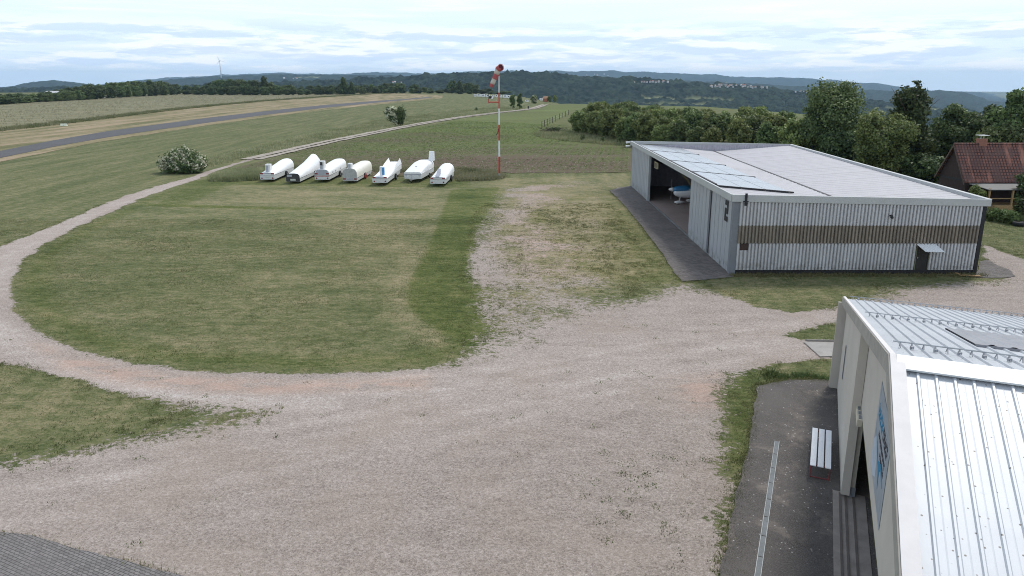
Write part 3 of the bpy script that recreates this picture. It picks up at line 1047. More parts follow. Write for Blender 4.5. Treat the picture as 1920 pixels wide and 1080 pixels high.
GX0, GX1 = HX0 + 0.42, HXR0 - 0.22
DX0, DX1 = gp(1697, 506)[0], gp(1722, 506)[0]          # personnel door
WX0, WX1 = GX0 + 0.22, GX0 + 0.75
Z1, Z2, ZT = 2.08, 3.28, 4.92
b = MB()
for x0, x1, z0, z1 in ((GX0, WX0, 0.28, Z1), (WX0, WX1, 0.28, 1.62), (WX1, DX0, 0.28, Z1), (DX0, DX1, 1.98, Z1), (DX1, GX1, 0.28, Z1)):
    c = corrugated(x0, x1, z0, z1, HY0)
    b.add(c.v, c.f)
b.build('lower_cladding', M['corr_white'], h2)
corrugated(GX0, GX1, Z1, Z2, HY0 - 0.02).build('translucent_strip', M['corr_brown'], h2, label='brownish translucent corrugated plastic strip')
corrugated(GX0, GX1, Z2, ZT, HY0 - 0.03).build('upper_cladding', M['corr_white'], h2)
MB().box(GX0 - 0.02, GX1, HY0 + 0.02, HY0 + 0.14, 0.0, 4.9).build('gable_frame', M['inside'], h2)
MB().box(HX0 + 0.02, HXR0, HY0 - 0.02, HY0 + 0.16, -0.1, 0.26).build('plinth', M['dark'], h2)
MB().box(GX0, DX0 - 0.04, HY0 - 0.06, HY0 - 0.02, 0.255, 0.295).box(DX1 + 0.04, GX1, HY0 - 0.06, HY0 - 0.02, 0.255, 0.295).build('drip_rail', M['grey_metal'], h2)
MB().box(HX0, GX0, HY0 - 0.07, HY0 + 0.35, 0.0, 4.95).build('corner_post', M['post_grey'], h2)
MB().box(GX1, HXR0 + 0.02, HY0 - 0.07, HY0 + 0.30, 0.0, 4.95).build('corner_post', M['dark'], h2)
vent = MB().box(WX0, WX1, HY0 - 0.07, HY0 + 0.01, 1.62, 2.05).build('vent_opening', simple('rust_brown', (0.055, 0.032, 0.028), 0.8), h2)
# personnel door with its small canopy
door = MB().box(DX0 + 0.06, DX1 - 0.02, HY0 - 0.005, HY0 + 0.015, 0.26, 1.97).build('side_door', simple('door_dark', (0.028, 0.026, 0.024), 0.7), h2)
MB().box(DX0 + 0.14, DX0 + 0.20, HY0 - 0.05, HY0 - 0.005, 1.05, 1.11).build('door_handle', M['steel'], door)
MB().box(DX0, DX0 + 0.06, HY0 - 0.06, HY0 + 0.012, 0.26, 1.98).box(DX1 - 0.02, DX1 + 0.03, HY0 - 0.06, HY0 + 0.012, 0.26, 1.98).build('door_frame', simple('frame_olive', (0.16, 0.17, 0.11), 0.7), door)
cb = corrugated(DX0 - 0.05, DX1 + 0.30, 0.0, 1.05, 0, 0.03, 0.17)
cb.map(lambda p: (p[0] + p[2] * 0.12, HY0 - 0.05 - p[2] * 0.95, 2.02 - p[2] * 0.30 - p[1]))
cb.build('door_canopy', M['white_metal'], h2)
MB().box(24.6, 24.75, HY0 - 0.28, HY0 - 0.02, 3.92, 4.0).box(24.62, 24.73, HY0 - 0.45, HY0 - 0.25, 3.80, 3.93).build('floodlight', M['dark'], h2)
# side door wall to the forecourt
yA = gp(1214, 376)[1]
yB = gp(1296.5, 444)[1]
yC = gp(1326, 474)[1]
yD = gp(1333, 479)[1]


def door_leaf(name, y0, y1, x, label=None):
    bb = MB().box(x, x + 0.10, y0, y1, 0.04, 4.86)
    n = max(2, round((y1 - y0) / 0.9))
    for i in range(n + 1):
        yy = y0 + (y1 - y0) * i / n
        bb.box(x - 0.025, x, yy - (0.05 if i else 0), yy + (0.05 if i < n else 0), 0.04, 4.86)
    return bb.build(name, M['door_grey'], h2, label=label)


door_leaf('sliding_door', HY0 + 0.36, yD, HX0 + 0.03)
door_leaf('sliding_door', yC, yB, HX0 + 0.06)
MB().box(HX0 + 0.16, HX0 + 0.22, yD - 0.1, yC + 0.1, 0.02, 4.86).build('door_gap_shade', M['dark'], h2)  # dark sheet standing in for the shade in the gap between leaves
door_leaf('sliding_door', yA, HY1 - 0.1, HX0 + 0.05)
MB().box(HX0 - 0.02, HX0 + 0.22, yA - 0.45, yA - 0.02, 0.0, 4.86).build('door_post', M['grey_metal'], h2)
MB().box(HX0 + 0.06, HX0 + 0.2, HY0 + 0.36, HY1 - 0.1, -0.02, 0.03).build('door_rail', M['steel'], h2)
# the painted number
num = MB()
k = 0.042
N0, NZ = HY0 + 1.78, 3.28
num.prism([(N0, NZ), (N0 - 1.10, NZ), (N0 - 1.10, NZ + 0.34), (N0 - 0.40, NZ + 0.34), (N0 - 0.40, NZ + 0.52), (N0 - 1.0, NZ + 0.52), (N0 - 1.10, NZ + 0.62),
           (N0 - 1.10, NZ + 1.30), (N0 - 1.0, NZ + 1.42), (N0, NZ + 1.42), (N0, NZ + 1.08), (N0 - 0.70, NZ + 1.08), (N0 - 0.70, NZ + 0.88), (N0 - 0.1, NZ + 0.88), (N0, NZ + 0.78)],
          HX0 - 0.015, HX0 + 0.004, axis=0)
num.map(lambda p: (p[0], N0 + (p[1] - N0) * 0.62, p[2]))
num.build('painted_number', M['dark'], h2)
# back and right walls, floor
MB().hexa([(HXR0 - 0.05, HY0 + 0.3, 0), (HXR0, HY0 + 0.3, 0), (HXR1, HY1, 0), (HXR1 - 0.05, HY1, 0),
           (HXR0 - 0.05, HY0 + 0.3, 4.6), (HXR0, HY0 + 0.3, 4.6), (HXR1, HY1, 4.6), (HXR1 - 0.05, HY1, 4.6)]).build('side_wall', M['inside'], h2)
c = corrugated(HX0, HXR1, 0.0, 5.0, HY1 - 0.06, 0.045, 0.30)
c.build('far_gable', simple('gable_inner', (0.42, 0.40, 0.44), 0.6), h2)
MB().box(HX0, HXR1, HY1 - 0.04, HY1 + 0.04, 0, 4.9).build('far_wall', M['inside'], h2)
o = MB().box(HX0 + 0.22, HXR0 - 0.1, HY0 + 0.2, HY1 - 0.1, -0.06, 0.03).build('hangar_floor', M['hangar_floor'], h2)
# roof planes and fascias
ZE = 5.02


def ribbed(p00, p10, p11, p01, n, amp=0.03, flat=0.72):
    """surface p00-p10 (along the slope) by p00-p01 (along the eave) with ribs running up the slope"""
    p00, p10, p11, p01 = map(Vector, (p00, p10, p11, p01))
    b = MB()
    prof = []
    for i in range(n):
        for f, q in ((0, 0), (flat, 0), (flat + 0.08, amp), (0.92, amp)):
            prof.append(((i + f) / n, q))
    prof.append((1, 0))
    vs = []
    for t, q in prof:
        a = p00.lerp(p01, t)
        c = p10.lerp(p11, t)
        vs += [(a.x, a.y, a.z + q), (c.x, c.y, c.z + q)]
    b.add(vs, [(2 * i, 2 * i + 1, 2 * i + 3, 2 * i + 2) for i in range(len(prof) - 1)])
    return b


YN, YF = HY0 + 0.02, HY1 - 0.1
ribbed((HX0 + 0.02, YN, ZE), (VXN, YN, VZ), (VXF, YF, VZ), (HX0 + 0.02, YF, ZE + 0.1), 48, 0.02).build('roof', M['roof_grey'], h2)
ribbed((VXN + 0.16, YN, VZ), (HXR0, YN, ZR - 0.22), (HXR1, YF, ZR - 0.12), (VXF + 0.16, YF, VZ), 56, 0.02).build('roof', M['roof_grey'], h2)
MB().hexa([(VXN - 0.02, YN, VZ - 0.1), (VXN + 0.20, YN, VZ - 0.1), (VXF + 0.20, YF, VZ - 0.1), (VXF - 0.02, YF, VZ - 0.1),
           (VXN - 0.02, YN, VZ + 0.03), (VXN + 0.20, YN, VZ + 0.03), (VXF + 0.20, YF, VZ + 0.03), (VXF - 0.02, YF, VZ + 0.03)]).build('valley_gutter', M['dark'], h2)


def fascia(name, a, b, za, zb, hh, out):
    """upright trim board from a to b, tops za zb"""
    a, b = Vector(a), Vector(b)
    t = (b - a).normalized()
    nn = Vector((t.y, -t.x, 0)) * out
    bt = MB()
    p = [a - nn * 0.5, a + nn * 0.5, b + nn * 0.5, b - nn * 0.5]
    bt.hexa([(p[0].x, p[0].y, za - hh), (p[1].x, p[1].y, za - hh), (p[2].x, p[2].y, zb - hh), (p[3].x, p[3].y, zb - hh),
             (p[0].x, p[0].y, za), (p[1].x, p[1].y, za), (p[2].x, p[2].y, zb), (p[3].x, p[3].y, zb)])
    return bt.build(name, M['fascia'], h2, bevel=0.012)


fascia('fascia', (HX0 - 0.16, HY0 - 0.14, 0), (HXR0 + 0.16, HY0 - 0.14, 0), ZL, ZR + 0.02, 0.46, 0.16)
fascia('fascia', (HX0 - 0.14, HY0 - 0.05, 0), (HX0 - 0.14, HY1 + 0.1, 0), ZL - 0.002, ZL + 0.11, 0.46, 0.14)
fascia('fascia', (HXR0 + 0.12, HY0 - 0.05, 0), (HXR1 + 0.12, HY1 + 0.1, 0), ZR + 0.015, ZR + 0.06, 0.36, 0.30)
fascia('fascia', (HX0 - 0.1, HY1 + 0.06, 0), (HXR1 + 0.2, HY1 + 0.06, 0), ZL + 0.105, ZR + 0.05, 0.34, 0.14)
MB().box(GX0 + 0.22, GX0 + 0.36, HY0 - 0.30, HY0 - 0.22, 4.62, 5.42).box(GX0 + 0.12, GX0 + 0.46, HY0 - 0.29, HY0 - 0.22, 4.86, 4.92).build('aerial_bracket', M['dark'], h2)
for i, dz in enumerate((0.0, 0.28)):
    MB().tube([(HX0 - 0.2, HY1, ZL - 0.02 - dz * 1.6), (HX0 - 0.75, HY1 + 0.1, ZL - 0.10 - dz * 1.6)], [0.07, 0.13], 8).build('gable_lamp', M['white_metal'], h2)
# solar panels: four banks of 3 x 2 on the left roof slope
sl = (VZ - ZE) / (VXN - HX0)
by = [gp(u, v, 4.95)[1] for u, v in ((1204, 272), (1232, 284), (1265, 303), (1303, 324), (1356, 351.5))]
for i in range(4):
    y1, y0 = by[i] - 0.12, by[i + 1] + 0.12
    for cx in range(3):
        for ry in range(2):
            x0 = HX0 + 0.62 + cx * 1.74
            x1 = x0 + 1.69
            a0 = y0 + (y1 - y0) * ry / 2 + 0.03
            a1 = y0 + (y1 - y0) * (ry + 1) / 2 - 0.03
            za, zb = ZE + 0.13 + sl * (x0 - HX0), ZE + 0.13 + sl * (x1 - HX0)
            MB().hexa([(x0, a0, za - 0.04), (x1, a0, zb - 0.04), (x1, a1, zb - 0.04), (x0, a1, za - 0.04),
                       (x0, a0, za), (x1, a0, zb), (x1, a1, zb), (x0, a1, za)]).build('solar_panel', M['solar'], h2)
    for yy, xe in ((by[i + 1], 5.75),):
        za, zb = ZE + 0.15 + sl * 0.45, ZE + 0.15 + sl * (xe + 0.3)
        MB().hexa([(HX0 + 0.45, yy - 0.10, za - 0.09), (HX0 + 0.3 + xe, yy - 0.10, zb - 0.09), (HX0 + 0.3 + xe, yy + 0.10, zb - 0.09), (HX0 + 0.45, yy + 0.10, za - 0.09),
                   (HX0 + 0.45, yy - 0.10, za), (HX0 + 0.3 + xe, yy - 0.10, zb), (HX0 + 0.3 + xe, yy + 0.10, zb), (HX0 + 0.45, yy + 0.10, za)]).build('panel_rail', M['dark'], h2)
    MB().box(HX0 + 0.38, HX0 + 0.52, by[i + 1] + 0.3, by[i] - 0.25, ZE, ZE + 0.17).build('panel_rail', M['dark'], h2)
# ceiling inside
for yy in (60, 70, 80):
    MB().box(HX0 + 3, HX0 + 8, yy, yy + 0.25, 3.75, 3.95).build('roof_beam', M['post_grey'], h2)
lb = thing('wall_heater', 'yellowish slatted lamp box hanging in the open hangar doorway', 'heater', (0, 0, 0))
b = MB().box(HX0 + 0.5, HX0 + 0.62, yA - 2.2, yA - 0.6, 3.62, 4.25)
b.build('housing', simple('yellowed_plastic', (0.55, 0.48, 0.30), 0.6), lb)
b = MB()
for i in range(5):
    b.box(HX0 + 0.46, HX0 + 0.5, yA - 2.1 + i * 0.3, yA - 1.98 + i * 0.3, 3.68, 4.2)
b.build('slats', simple('slat_brown', (0.20, 0.17, 0.11), 0.6), lb)

# ------------------------------------------------------------------ light aircraft parked in the hangar
M['blue'] = simple('blue_paint', (0.02, 0.16, 0.34), 0.35, 0, 0.6, 0.05, 1)
M['plane_white'] = simple('aircraft_white', (0.74, 0.75, 0.76), 0.35, 0, 0.5, 0.04, 1)
az_ = 1.60
ax, ay = gp(1254, 355, az_)
ax += 0.2
pl = thing('light_aircraft', 'white and blue light aircraft with spinner and two blade propeller inside the hangar', 'aircraft', (ax, ay, 0), R(0))


def ell(x, ry, rz, cz, n=14, up=1.0):
    return [(x, ry * math.cos(k * 2 * PI / n), cz + rz * math.sin(k * 2 * PI / n) * (up if math.sin(k * 2 * PI / n) > 0 else 1)) for k in range(n)]


MB().loft([ell(0.34, 0.30, 0.24, az_ - 0.28), ell(0.55, 0.42, 0.36, az_ - 0.34), ell(1.4, 0.55, 0.50, az_ - 0.38), ell(2.6, 0.60, 0.58, az_ - 0.30), ell(4.0, 0.5, 0.50, az_ - 0.2), ell(7.2, 0.14, 0.18, az_)]).build('fuselage', M['plane_white'], pl, True)
MB().loft([ell(0.26, 0.26, 0.22, az_), ell(0.5, 0.38, 0.32, az_), ell(1.4, 0.46, 0.38, az_ + 0.02), ell(2.1, 0.48, 0.40, az_ + 0.02)]).build('cowling', M['blue'], pl, True)
MB().loft([ell(-0.22, 0.03, 0.03, az_), ell(-0.10, 0.12, 0.12, az_), ell(0.08, 0.19, 0.19, az_), ell(0.24, 0.22, 0.22, az_)]).build('spinner', M['plane_white'], pl, True)
for s in (1, -1):
    b = MB()
    secs = []
    for t, w in ((0.1, 0.06), (0.35, 0.10), (0.7, 0.09), (1.0, 0.05), (1.06, 0.02)):
        z = az_ + s * t * 0.98
        secs.append([(0.02, -w, z), (0.06, -w * 0.3, z), (0.10, w, z), (0.05, w * 0.3, z)])
    b.loft(secs).build('propeller_blade', M['plane_white'], pl, True)
fr = simple('canopy_frame', (0.42, 0.34, 0.18), 0.5)
for yy in (-0.42, 0.42):
    MB().tube([(2.15, yy, az_ + 0.34), (1.4, yy * 0.9, az_ + 1.25), (1.2, yy * 0.8, az_ + 1.40)], 0.035, 6).build('canopy_frame', fr, pl)
MB().tube([(1.75, -0.42, az_ + 0.1), (2.25, -0.45, az_ - 0.1)], 0.05, 6).build('windscreen_frame', M['plane_white'], pl)
MB().tube([(2.0, -0.4, az_ + 0.55), (3.4, -0.4, az_ + 0.62)], 0.025, 6).build('canopy_frame', M['steel'], pl)
secs = []
for yy in (-4.6, -1.0, 0.0, 1.0, 4.6):
    c = 1.25 if abs(yy) < 2 else 1.0
    z = az_ - 0.62 + abs(yy) * 0.06
    secs.append([(2.0, yy, z), (2.2, yy, z + 0.10), (2.6, yy, z + 0.11), (2.0 + c, yy, z), (2.6, yy, z - 0.05)])
MB().loft(secs).build('wing', M['plane_white'], pl, True)
for yy in (-1.1, 1.1, 0.0):
    xx = 2.35 if yy else 0.9
    MB().loft([ell(xx - 0.45, 0.05, 0.06, 0.27, 10), ell(xx - 0.2, 0.14, 0.17, 0.26, 10), ell(xx + 0.15, 0.13, 0.16, 0.26, 10), ell(xx + 0.6, 0.03, 0.05, 0.28, 10)]).map(lambda p: (p[0], p[1] + yy, p[2])).build('wheel_fairing', M['plane_white'], pl, True)
    w = MB().tube([(xx, yy - 0.06, 0.18), (xx, yy + 0.06, 0.18)], 0.17, 14).build('wheel', M['rubber'], pl)
    MB().tube([(xx, yy, 0.3), (xx + (0.1 if yy else 0.2), yy * 0.8, az_ - 0.55)], 0.045, 6).build('gear_leg', M['plane_white'], pl)
MB().loft([[(6.6, -0.03, az_ + 0.1), (7.3, -0.03, az_ + 0.1), (7.3, 0.03, az_ + 0.1), (6.6, 0.03, az_ + 0.1)], [(7.1, -0.02, az_ + 1.2), (7.6, -0.02, az_ + 1.2), (7.6, 0.02, az_ + 1.2), (7.1, 0.02, az_ + 1.2)]]).build('tail_fin', M['plane_white'], pl)

# ------------------------------------------------------------------ near hangar (cream gable wall, bright metal roof)
W_AZ = R(23)
BX, BY = gp(1635, 1000)
dS = Vector((math.sin(W_AZ), math.cos(W_AZ), 0))       # along the gable wall, away from the camera
dN = Vector((math.cos(W_AZ), -math.sin(W_AZ), 0))      # into the building


def L(s, n, z):
    return Vector((BX, BY, 0)) + dS * s + dN * n + Vector((0, 0, z))


def on_plane(u, v, n0):
    a, b_, c = ray(u, v)
    k = dN.x * a + dN.y * b_
    t = (n0 + dN.x * BX + dN.y * BY) / k
    P = Vector((a * t, b_ * t, CAM_H + c * t))
    q = P - Vector((BX, BY, 0))
    return q.dot(dS), P.z


VO = -0.86
sF, zF = on_plane(1586, 559, VO)
sR, zR_ = on_plane(1680, 671, VO)
sN, zN = on_plane(1706, 1080, VO)
print('near hangar', sF, zF, sR, zR_, sN, zN)
slope_n = (zR_ - zN) / (sR - sN)
sE = sR - (sF - sR) * 0.75
zE = zR_ - slope_n * (sR - sE)
zE = max(zE, 1.0)
DEP = 26.0
M['cream'] = simple('cream_render', (0.53, 0.49, 0.435), 0.85, 0, 0.2, 0.05, 0.6, dirt=(0.3, (0.36, 0.33, 0.29)))
M['cream_edge'] = simple('cream_trim', (0.60, 0.55, 0.44), 0.7, 0, 0.3, 0.08, 2)
M['verge_white'] = simple('verge_white', (0.68, 0.645, 0.63), 0.55, 0, 0.3, 0.06, 2, dirt=(0.3, (0.52, 0.49, 0.45)))
M['roof_bright'] = roof_mat('bright_roof_sheet', (0.48, 0.50, 0.525), 0, 50.0, 0.42, 0.35, (0.38, 0.385, 0.41), 0.45, 0.0, True)
M['roof_near'] = roof_mat('bright_roof_sheet', (0.52, 0.54, 0.565), 0, 50.0, 0.5, 0.15, (0.43, 0.445, 0.47), 0.5, 0.0, True)
M['flash'] = simple('ridge_flashing', (0.64, 0.65, 0.66), 0.45, 0.1, 0.5, 0.04, 2)

h1 = thing('near_hangar', 'cream walled hangar with shiny ribbed metal roof and banner in the foreground', 'hangar')


def zroof(s):
    return zR_ + (zF - zR_) * (s - sR) / (sF - sR) if s > sR else zR_ - slope_n * (sR - s)


def quadL(p):
    return [tuple(L(*q)) for q in p]


def wallL(s0, s1, n0, n1, z0a, z0b, z1a, z1b):
    b = MB()
    b.hexa(quadL([(s0, n0, z0a), (s1, n0, z0b), (s1, n1, z0b), (s0, n1, z0a), (s0, n0, z1a), (s1, n0, z1b), (s1, n1, z1b), (s0, n1, z1a)]))
    return b


LEAF_S0 = on_plane(1577, 932, -0.78)[0]
LZ = 3.05
WN = -0.55
# gable wall above the door opening, then the closed end beyond the leaf
wallL(sR, sF - 0.1, WN, WN + 0.12, LZ, LZ, zR_ - 0.22, zF - 0.22).build('gable_wall', M['cream'], h1)
wallL(sE + 0.2, sR, WN, WN + 0.12, LZ, LZ, zE - 0.22, zR_ - 0.22).build('gable_wall', M['cream'], h1)
wallL(sE + 0.3, sF - 0.2, WN + 0.0, WN + 0.06, LZ - 0.06, LZ - 0.06, LZ, LZ).build('door_brush_seal', simple('mossy_seal', (0.10, 0.10, 0.05), 0.95, 0, 0.1, 0.5, 8), h1)
lf = wallL(LEAF_S0, sF - 0.55, -0.80, -0.56, 0.10, 0.10, zroof(LEAF_S0) - 0.32, zroof(sF - 0.55) - 0.32).build('sliding_door', M['cream'], h1)
wallL(LEAF_S0 + 5.8, LEAF_S0 + 6.0, -0.83, -0.80, 1.6, 1.6, 2.9, 2.9).build('door_handle', M['post_grey'], lf)
wallL(LEAF_S0 + 0.1, sF - 0.8, -0.55, -0.42, 0.35, 0.35, LZ + 0.2, LZ + 0.2).build('sliding_door', simple('cream_shadow_leaf', (0.42, 0.39, 0.33), 0.85), h1)  # rear leaf in darker cream, its shade put into the colour
wallL(LEAF_S0 + 0.08, sF - 0.8, -0.56, -0.40, 0.0, 0.0, 0.35, 0.35).build('door_base', M['post_grey'], h1)
wallL(sF - 0.30, sF - 0.05, -1.12, -0.35, 0.0, 0.0, zF - 0.12, zF - 0.16).build('end_pier', M['cream'], h1)
wallL(sF - 0.32, sF - 0.05, -0.35, DEP, 0.0, 0.0, zF - 0.2, zF - 0.2).build('eave_wall', M['cream'], h1)
wallL(sE, sE + 0.3, -0.35, DEP, 0.0, 0.0, max(zE - 0.2, 0.5), max(zE - 0.2, 0.5)).build('eave_wall', M['cream'], h1)
wallL(sE + 0.3, sF - 0.35, DEP - 0.3, DEP, 0.0, 0.0, zE, zF - 0.2).build('rear_wall', M['cream'], h1)
wallL(sE + 0.2, LEAF_S0 + 0.3, -1.02, -0.1, -0.05, -0.05, 0.025, 0.025).build('door_threshold', simple('threshold_concrete', (0.29, 0.255, 0.23), 0.85, 0, 0.2, 0.2, 1.5), h1)
for nn in (-0.82, -0.66, -0.44):
    wallL(sE + 0.2, LEAF_S0 + 0.2, nn - 0.03, nn + 0.03, 0.0, 0.0, 0.045, 0.045).build('door_rail', simple('rusty_rail', (0.13, 0.11, 0.10), 0.7, 0.1), h1)
wallL(sE + 0.3, sF - 0.3, 0.3, DEP - 0.4, -0.05, -0.05, 0.02, 0.02).build('hangar_floor', M['hangar_floor'], h1)
# lamp box over the door edge
ls0, lz0 = on_plane(1612, 730, -0.62)
lamp = wallL(ls0 - 1.3, ls0, -0.68, WN - 0.005, LZ - 0.20, LZ - 0.20, LZ + 0.02, LZ + 0.02).build('door_lamp', M['cream_edge'], h1, label='cream box lamp over the door edge')
b = MB()
for i in range(4):
    q = wallL(ls0 - 1.22 + i * 0.31, ls0 - 1.0 + i * 0.31, -0.64, -0.58, LZ + 0.02, LZ + 0.02, LZ + 0.04, LZ + 0.04)
    b.add(q.v, q.f)
b.build('lamp_tube', M['post_grey'], lamp)


# roofs with raised ribs running up the slope
def seam_roof(name, s0, z0, s1, z1, n0, n1, pitch, wid, hgt, mat, first=0.0, fine=0):
    b = MB()
    b.add(quadL([(s0, n0, z0), (s1, n0, z1), (s1, n1, z1), (s0, n1, z0)]), [(0, 1, 2, 3)])
    k = n0 + first
    while k < n1 - wid:
        e = wid * 0.28
        b.add(quadL([(s0, k, z0), (s0, k + e, z0 + hgt), (s0, k + wid - e, z0 + hgt), (s0, k + wid, z0),
                     (s1, k, z1), (s1, k + e, z1 + hgt), (s1, k + wid - e, z1 + hgt), (s1, k + wid, z1)]),
              [(0, 4, 5, 1), (1, 5, 6, 2), (2, 6, 7, 3)])
        for j in range(1, fine + 1):
            kk = k + pitch * j / (fine + 1) + wid * 0.3
            b.add(quadL([(s0, kk, z0), (s0, kk + 0.012, z0 + 0.002), (s0, kk + 0.024, z0), (s1, kk, z1), (s1, kk + 0.012, z1 + 0.002), (s1, kk + 0.024, z1)]),
                  [(0, 3, 4, 1), (1, 4, 5, 2)])
        k += pitch
    return b.build(name, mat, h1)


seam_roof('roof', sR, zR_ - 0.02, sF, zF - 0.02, VO + 0.02, DEP, 0.30, 0.085, 0.035, M['roof_bright'], 0.30, 1)
seam_roof('roof', sE, zE - 0.02, sR, zR_ - 0.02, VO + 0.02, DEP, 0.268, 0.07, 0.028, M['roof_near'], 0.26, 1)
# ridge flashing
rz = zR_
b = MB()
w1, w2 = 0.34, 0.10
b.add(quadL([(sR - w1, VO, zroof(sR - w1) + 0.06), (sR - 0.02, VO, rz + 0.075), (sR + w2, VO, zroof(sR + w2) + 0.06), (sR - w1, DEP, zroof(sR - w1) + 0.06), (sR - 0.02, DEP, rz + 0.075), (sR + w2, DEP, zroof(sR + w2) + 0.06),
             (sR - w1, VO, zroof(sR - w1) + 0.03), (sR - w1, DEP, zroof(sR - w1) + 0.03), (sR + w2, VO, zroof(sR + w2)), (sR + w2, DEP, zroof(sR + w2))]),
      [(0, 1, 4, 3), (1, 2, 5, 4), (6, 0, 3, 7), (2, 8, 9, 5)])
b.build('ridge_flashing', M['flash'], h1)

# verge trims along both gable edges
b = MB()
for (sa, sb) in ((sR, sF), (sE, sR)):
    za, zb = zroof(sa), zroof(sb)
    b.hexa(quadL([(sa, VO - 0.10, za - 0.26), (sb, VO - 0.10, zb - 0.26), (sb, VO - 0.08, zb - 0.26), (sa, VO - 0.08, za - 0.26),
                  (sa, VO - 0.10, za + 0.07), (sb, VO - 0.10, zb + 0.07), (sb, VO + (-0.01 if sa == sR else 0.13), zb + 0.07), (sa, VO + (-0.01 if sa == sR else 0.13), za + 0.07)]))
b.build('verge_trim', M['verge_white'], h1)
b = MB()
for (sa, sb) in ((sR, sF), (sE, sR)):
    za, zb = zroof(sa), zroof(sb)
    b.hexa(quadL([(sa, VO - 0.125, za - 0.29), (sb, VO - 0.125, zb - 0.29), (sb, VO - 0.103, zb - 0.29), (sa, VO - 0.103, za - 0.29),
                  (sa, VO - 0.125, za + 0.045), (sb, VO - 0.125, zb + 0.045), (sb, VO - 0.103, zb + 0.045), (sa, VO - 0.103, za + 0.045)]))
b.build('verge_board', simple('verge_board_beige', (0.36, 0.335, 0.30), 0.75, 0, 0.2, 0.12, 2.5, dirt=(0.4, (0.22, 0.20, 0.17))), h1)
b = MB()
for (sa, sb) in ((sR, sF), (sE, sR)):
    b.hexa(quadL([(sa, VO - 0.085, zroof(sa) - 0.27), (sb, VO - 0.085, zroof(sb) - 0.27), (sb, WN, zroof(sb) - 0.27), (sa, WN, zroof(sa) - 0.27),
                  (sa, VO - 0.085, zroof(sa) - 0.23), (sb, VO - 0.085, zroof(sb) - 0.23), (sb, WN, zroof(sb) - 0.23), (sa, WN, zroof(sa) - 0.23)]))
b.build('verge_soffit', M['cream'], h1)
# snow guards on the far slope
M['clip'] = simple('clip_steel', (0.36, 0.37, 0.39), 0.5, 0.3)
for sg in (on_plane(1661, 643, VO)[0], on_plane(1613, 587, VO)[0], sF - 0.25):
    z = zroof(sg)
    gd = MB().tube([L(sg, VO + 0.12, z + 0.11), L(sg, DEP - 0.2, z + 0.11)], 0.015, 6)
    gd.build('snow_guard', M['steel'], h1)
    b = MB()
    k = VO + 0.25
    i = 0
    while k < 14:
        p0, p1 = L(sg, k, zroof(sg) + 0.11), L(sg + 0.12, k, zroof(sg + 0.12) + 0.005)
        p2 = L(sg - 0.10, k, zroof(sg - 0.1) + 0.005)
        b.tube([p2, p0, p1], 0.012, 4)
        if i % 2:
            q = L(sg - 0.05, k, zroof(sg))
            b.box(q.x - 0.03, q.x + 0.03, q.y - 0.025, q.y + 0.025, q.z + 0.01, q.z + 0.07)
        k += 0.2
        i += 1
    b.build('guard_brackets', M['clip'], h1)


# translucent skylight sheets
def on_roof(u, v):
    a, b_, c = ray(u, v)
    # plane z = zR + m (s - sR)
    m = (zF - zR_) / (sF - sR)
    ks = dS.x * a + dS.y * b_
    s0 = -(dS.x * BX + dS.y * BY)
    t = (zR_ + m * (s0 - sR) - CAM_H) / (c - m * ks)
    P = Vector((a * t, b_ * t, 0)) - Vector((BX, BY, 0))
    return P.dot(dS), P.dot(dN)


sa, na = on_roof(1772, 617)
sb, nb = on_roof(1820, 647)
M['skylight'] = simple('grey_skylight', (0.30, 0.30, 0.32), 0.35, 0, 0.5, 0.15, 1.5)
b = MB()
n0 = na
for i in range(22):
    for f0, h0, f1, h1_ in ((0, 0.038, 0.55, 0.038), (0.55, 0.038, 0.7, 0.062), (0.7, 0.062, 0.82, 0.062), (0.82, 0.062, 1.0, 0.038)):
        b.add(quadL([(sb, n0 + (i + f0) * 0.40, zroof(sb) + h0), (sa, n0 + (i + f0) * 0.40, zroof(sa) + h0), (sa, n0 + (i + f1) * 0.40, zroof(sa) + h1_), (sb, n0 + (i + f1) * 0.40, zroof(sb) + h1_)]), [(0, 1, 2, 3)])
for sv, sgn in ((sb, -1), (sa, 1)):
    b.add(quadL([(sv, n0, zroof(sv) + 0.038), (sv, n0 + 22 * 0.40, zroof(sv) + 0.038), (sv, n0 + 22 * 0.40, zroof(sv) - 0.03), (sv, n0, zroof(sv) - 0.03)]), [(0, 1, 2, 3)])
b.build('skylight', M['skylight'], h1)

# the banner on the gable wall
bn = WN - 0.012
c4 = [on_plane(u, v, WN) for u, v in ((1655, 716), (1675, 827.5), (1646.5, 990), (1634, 860))]
s_far, s_near = (c4[0][0] + c4[3][0]) / 2, (c4[1][0] + c4[2][0]) / 2
z_top, z_bot = (c4[0][1] + c4[1][1]) / 2, (c4[2][1] + c4[3][1]) / 2
print('banner', s_far, s_near, z_bot, z_top, [L(*q) for q in ((s_far, bn, z_top),)])
ban = thing('wall_banner', 'grey banner with blue lettering and bird mark on the cream hangar wall', 'banner', tuple(L((s_far + s_near) / 2, bn, z_bot)))
off = Vector(ban.location)


def bannerpiece(polys, n, mat, name, par):
    b = MB()
    for P in polys:
        # (x along from far to near 0..1, y up 0..1)
        vs = [L(s_far + (s_near - s_far) * x, n, z_bot + (z_top - z_bot) * y) - off for x, y in P]
        m = len(vs)
        b.add([tuple(v) for v in vs] + [tuple(v + dN * 0.006) for v in vs],
              [tuple(range(m)), tuple(range(2 * m - 1, m - 1, -1))] + [(i, i + m, (i + 1) % m + m, (i + 1) % m) for i in range(m)])
    return b.build(name, mat, par)


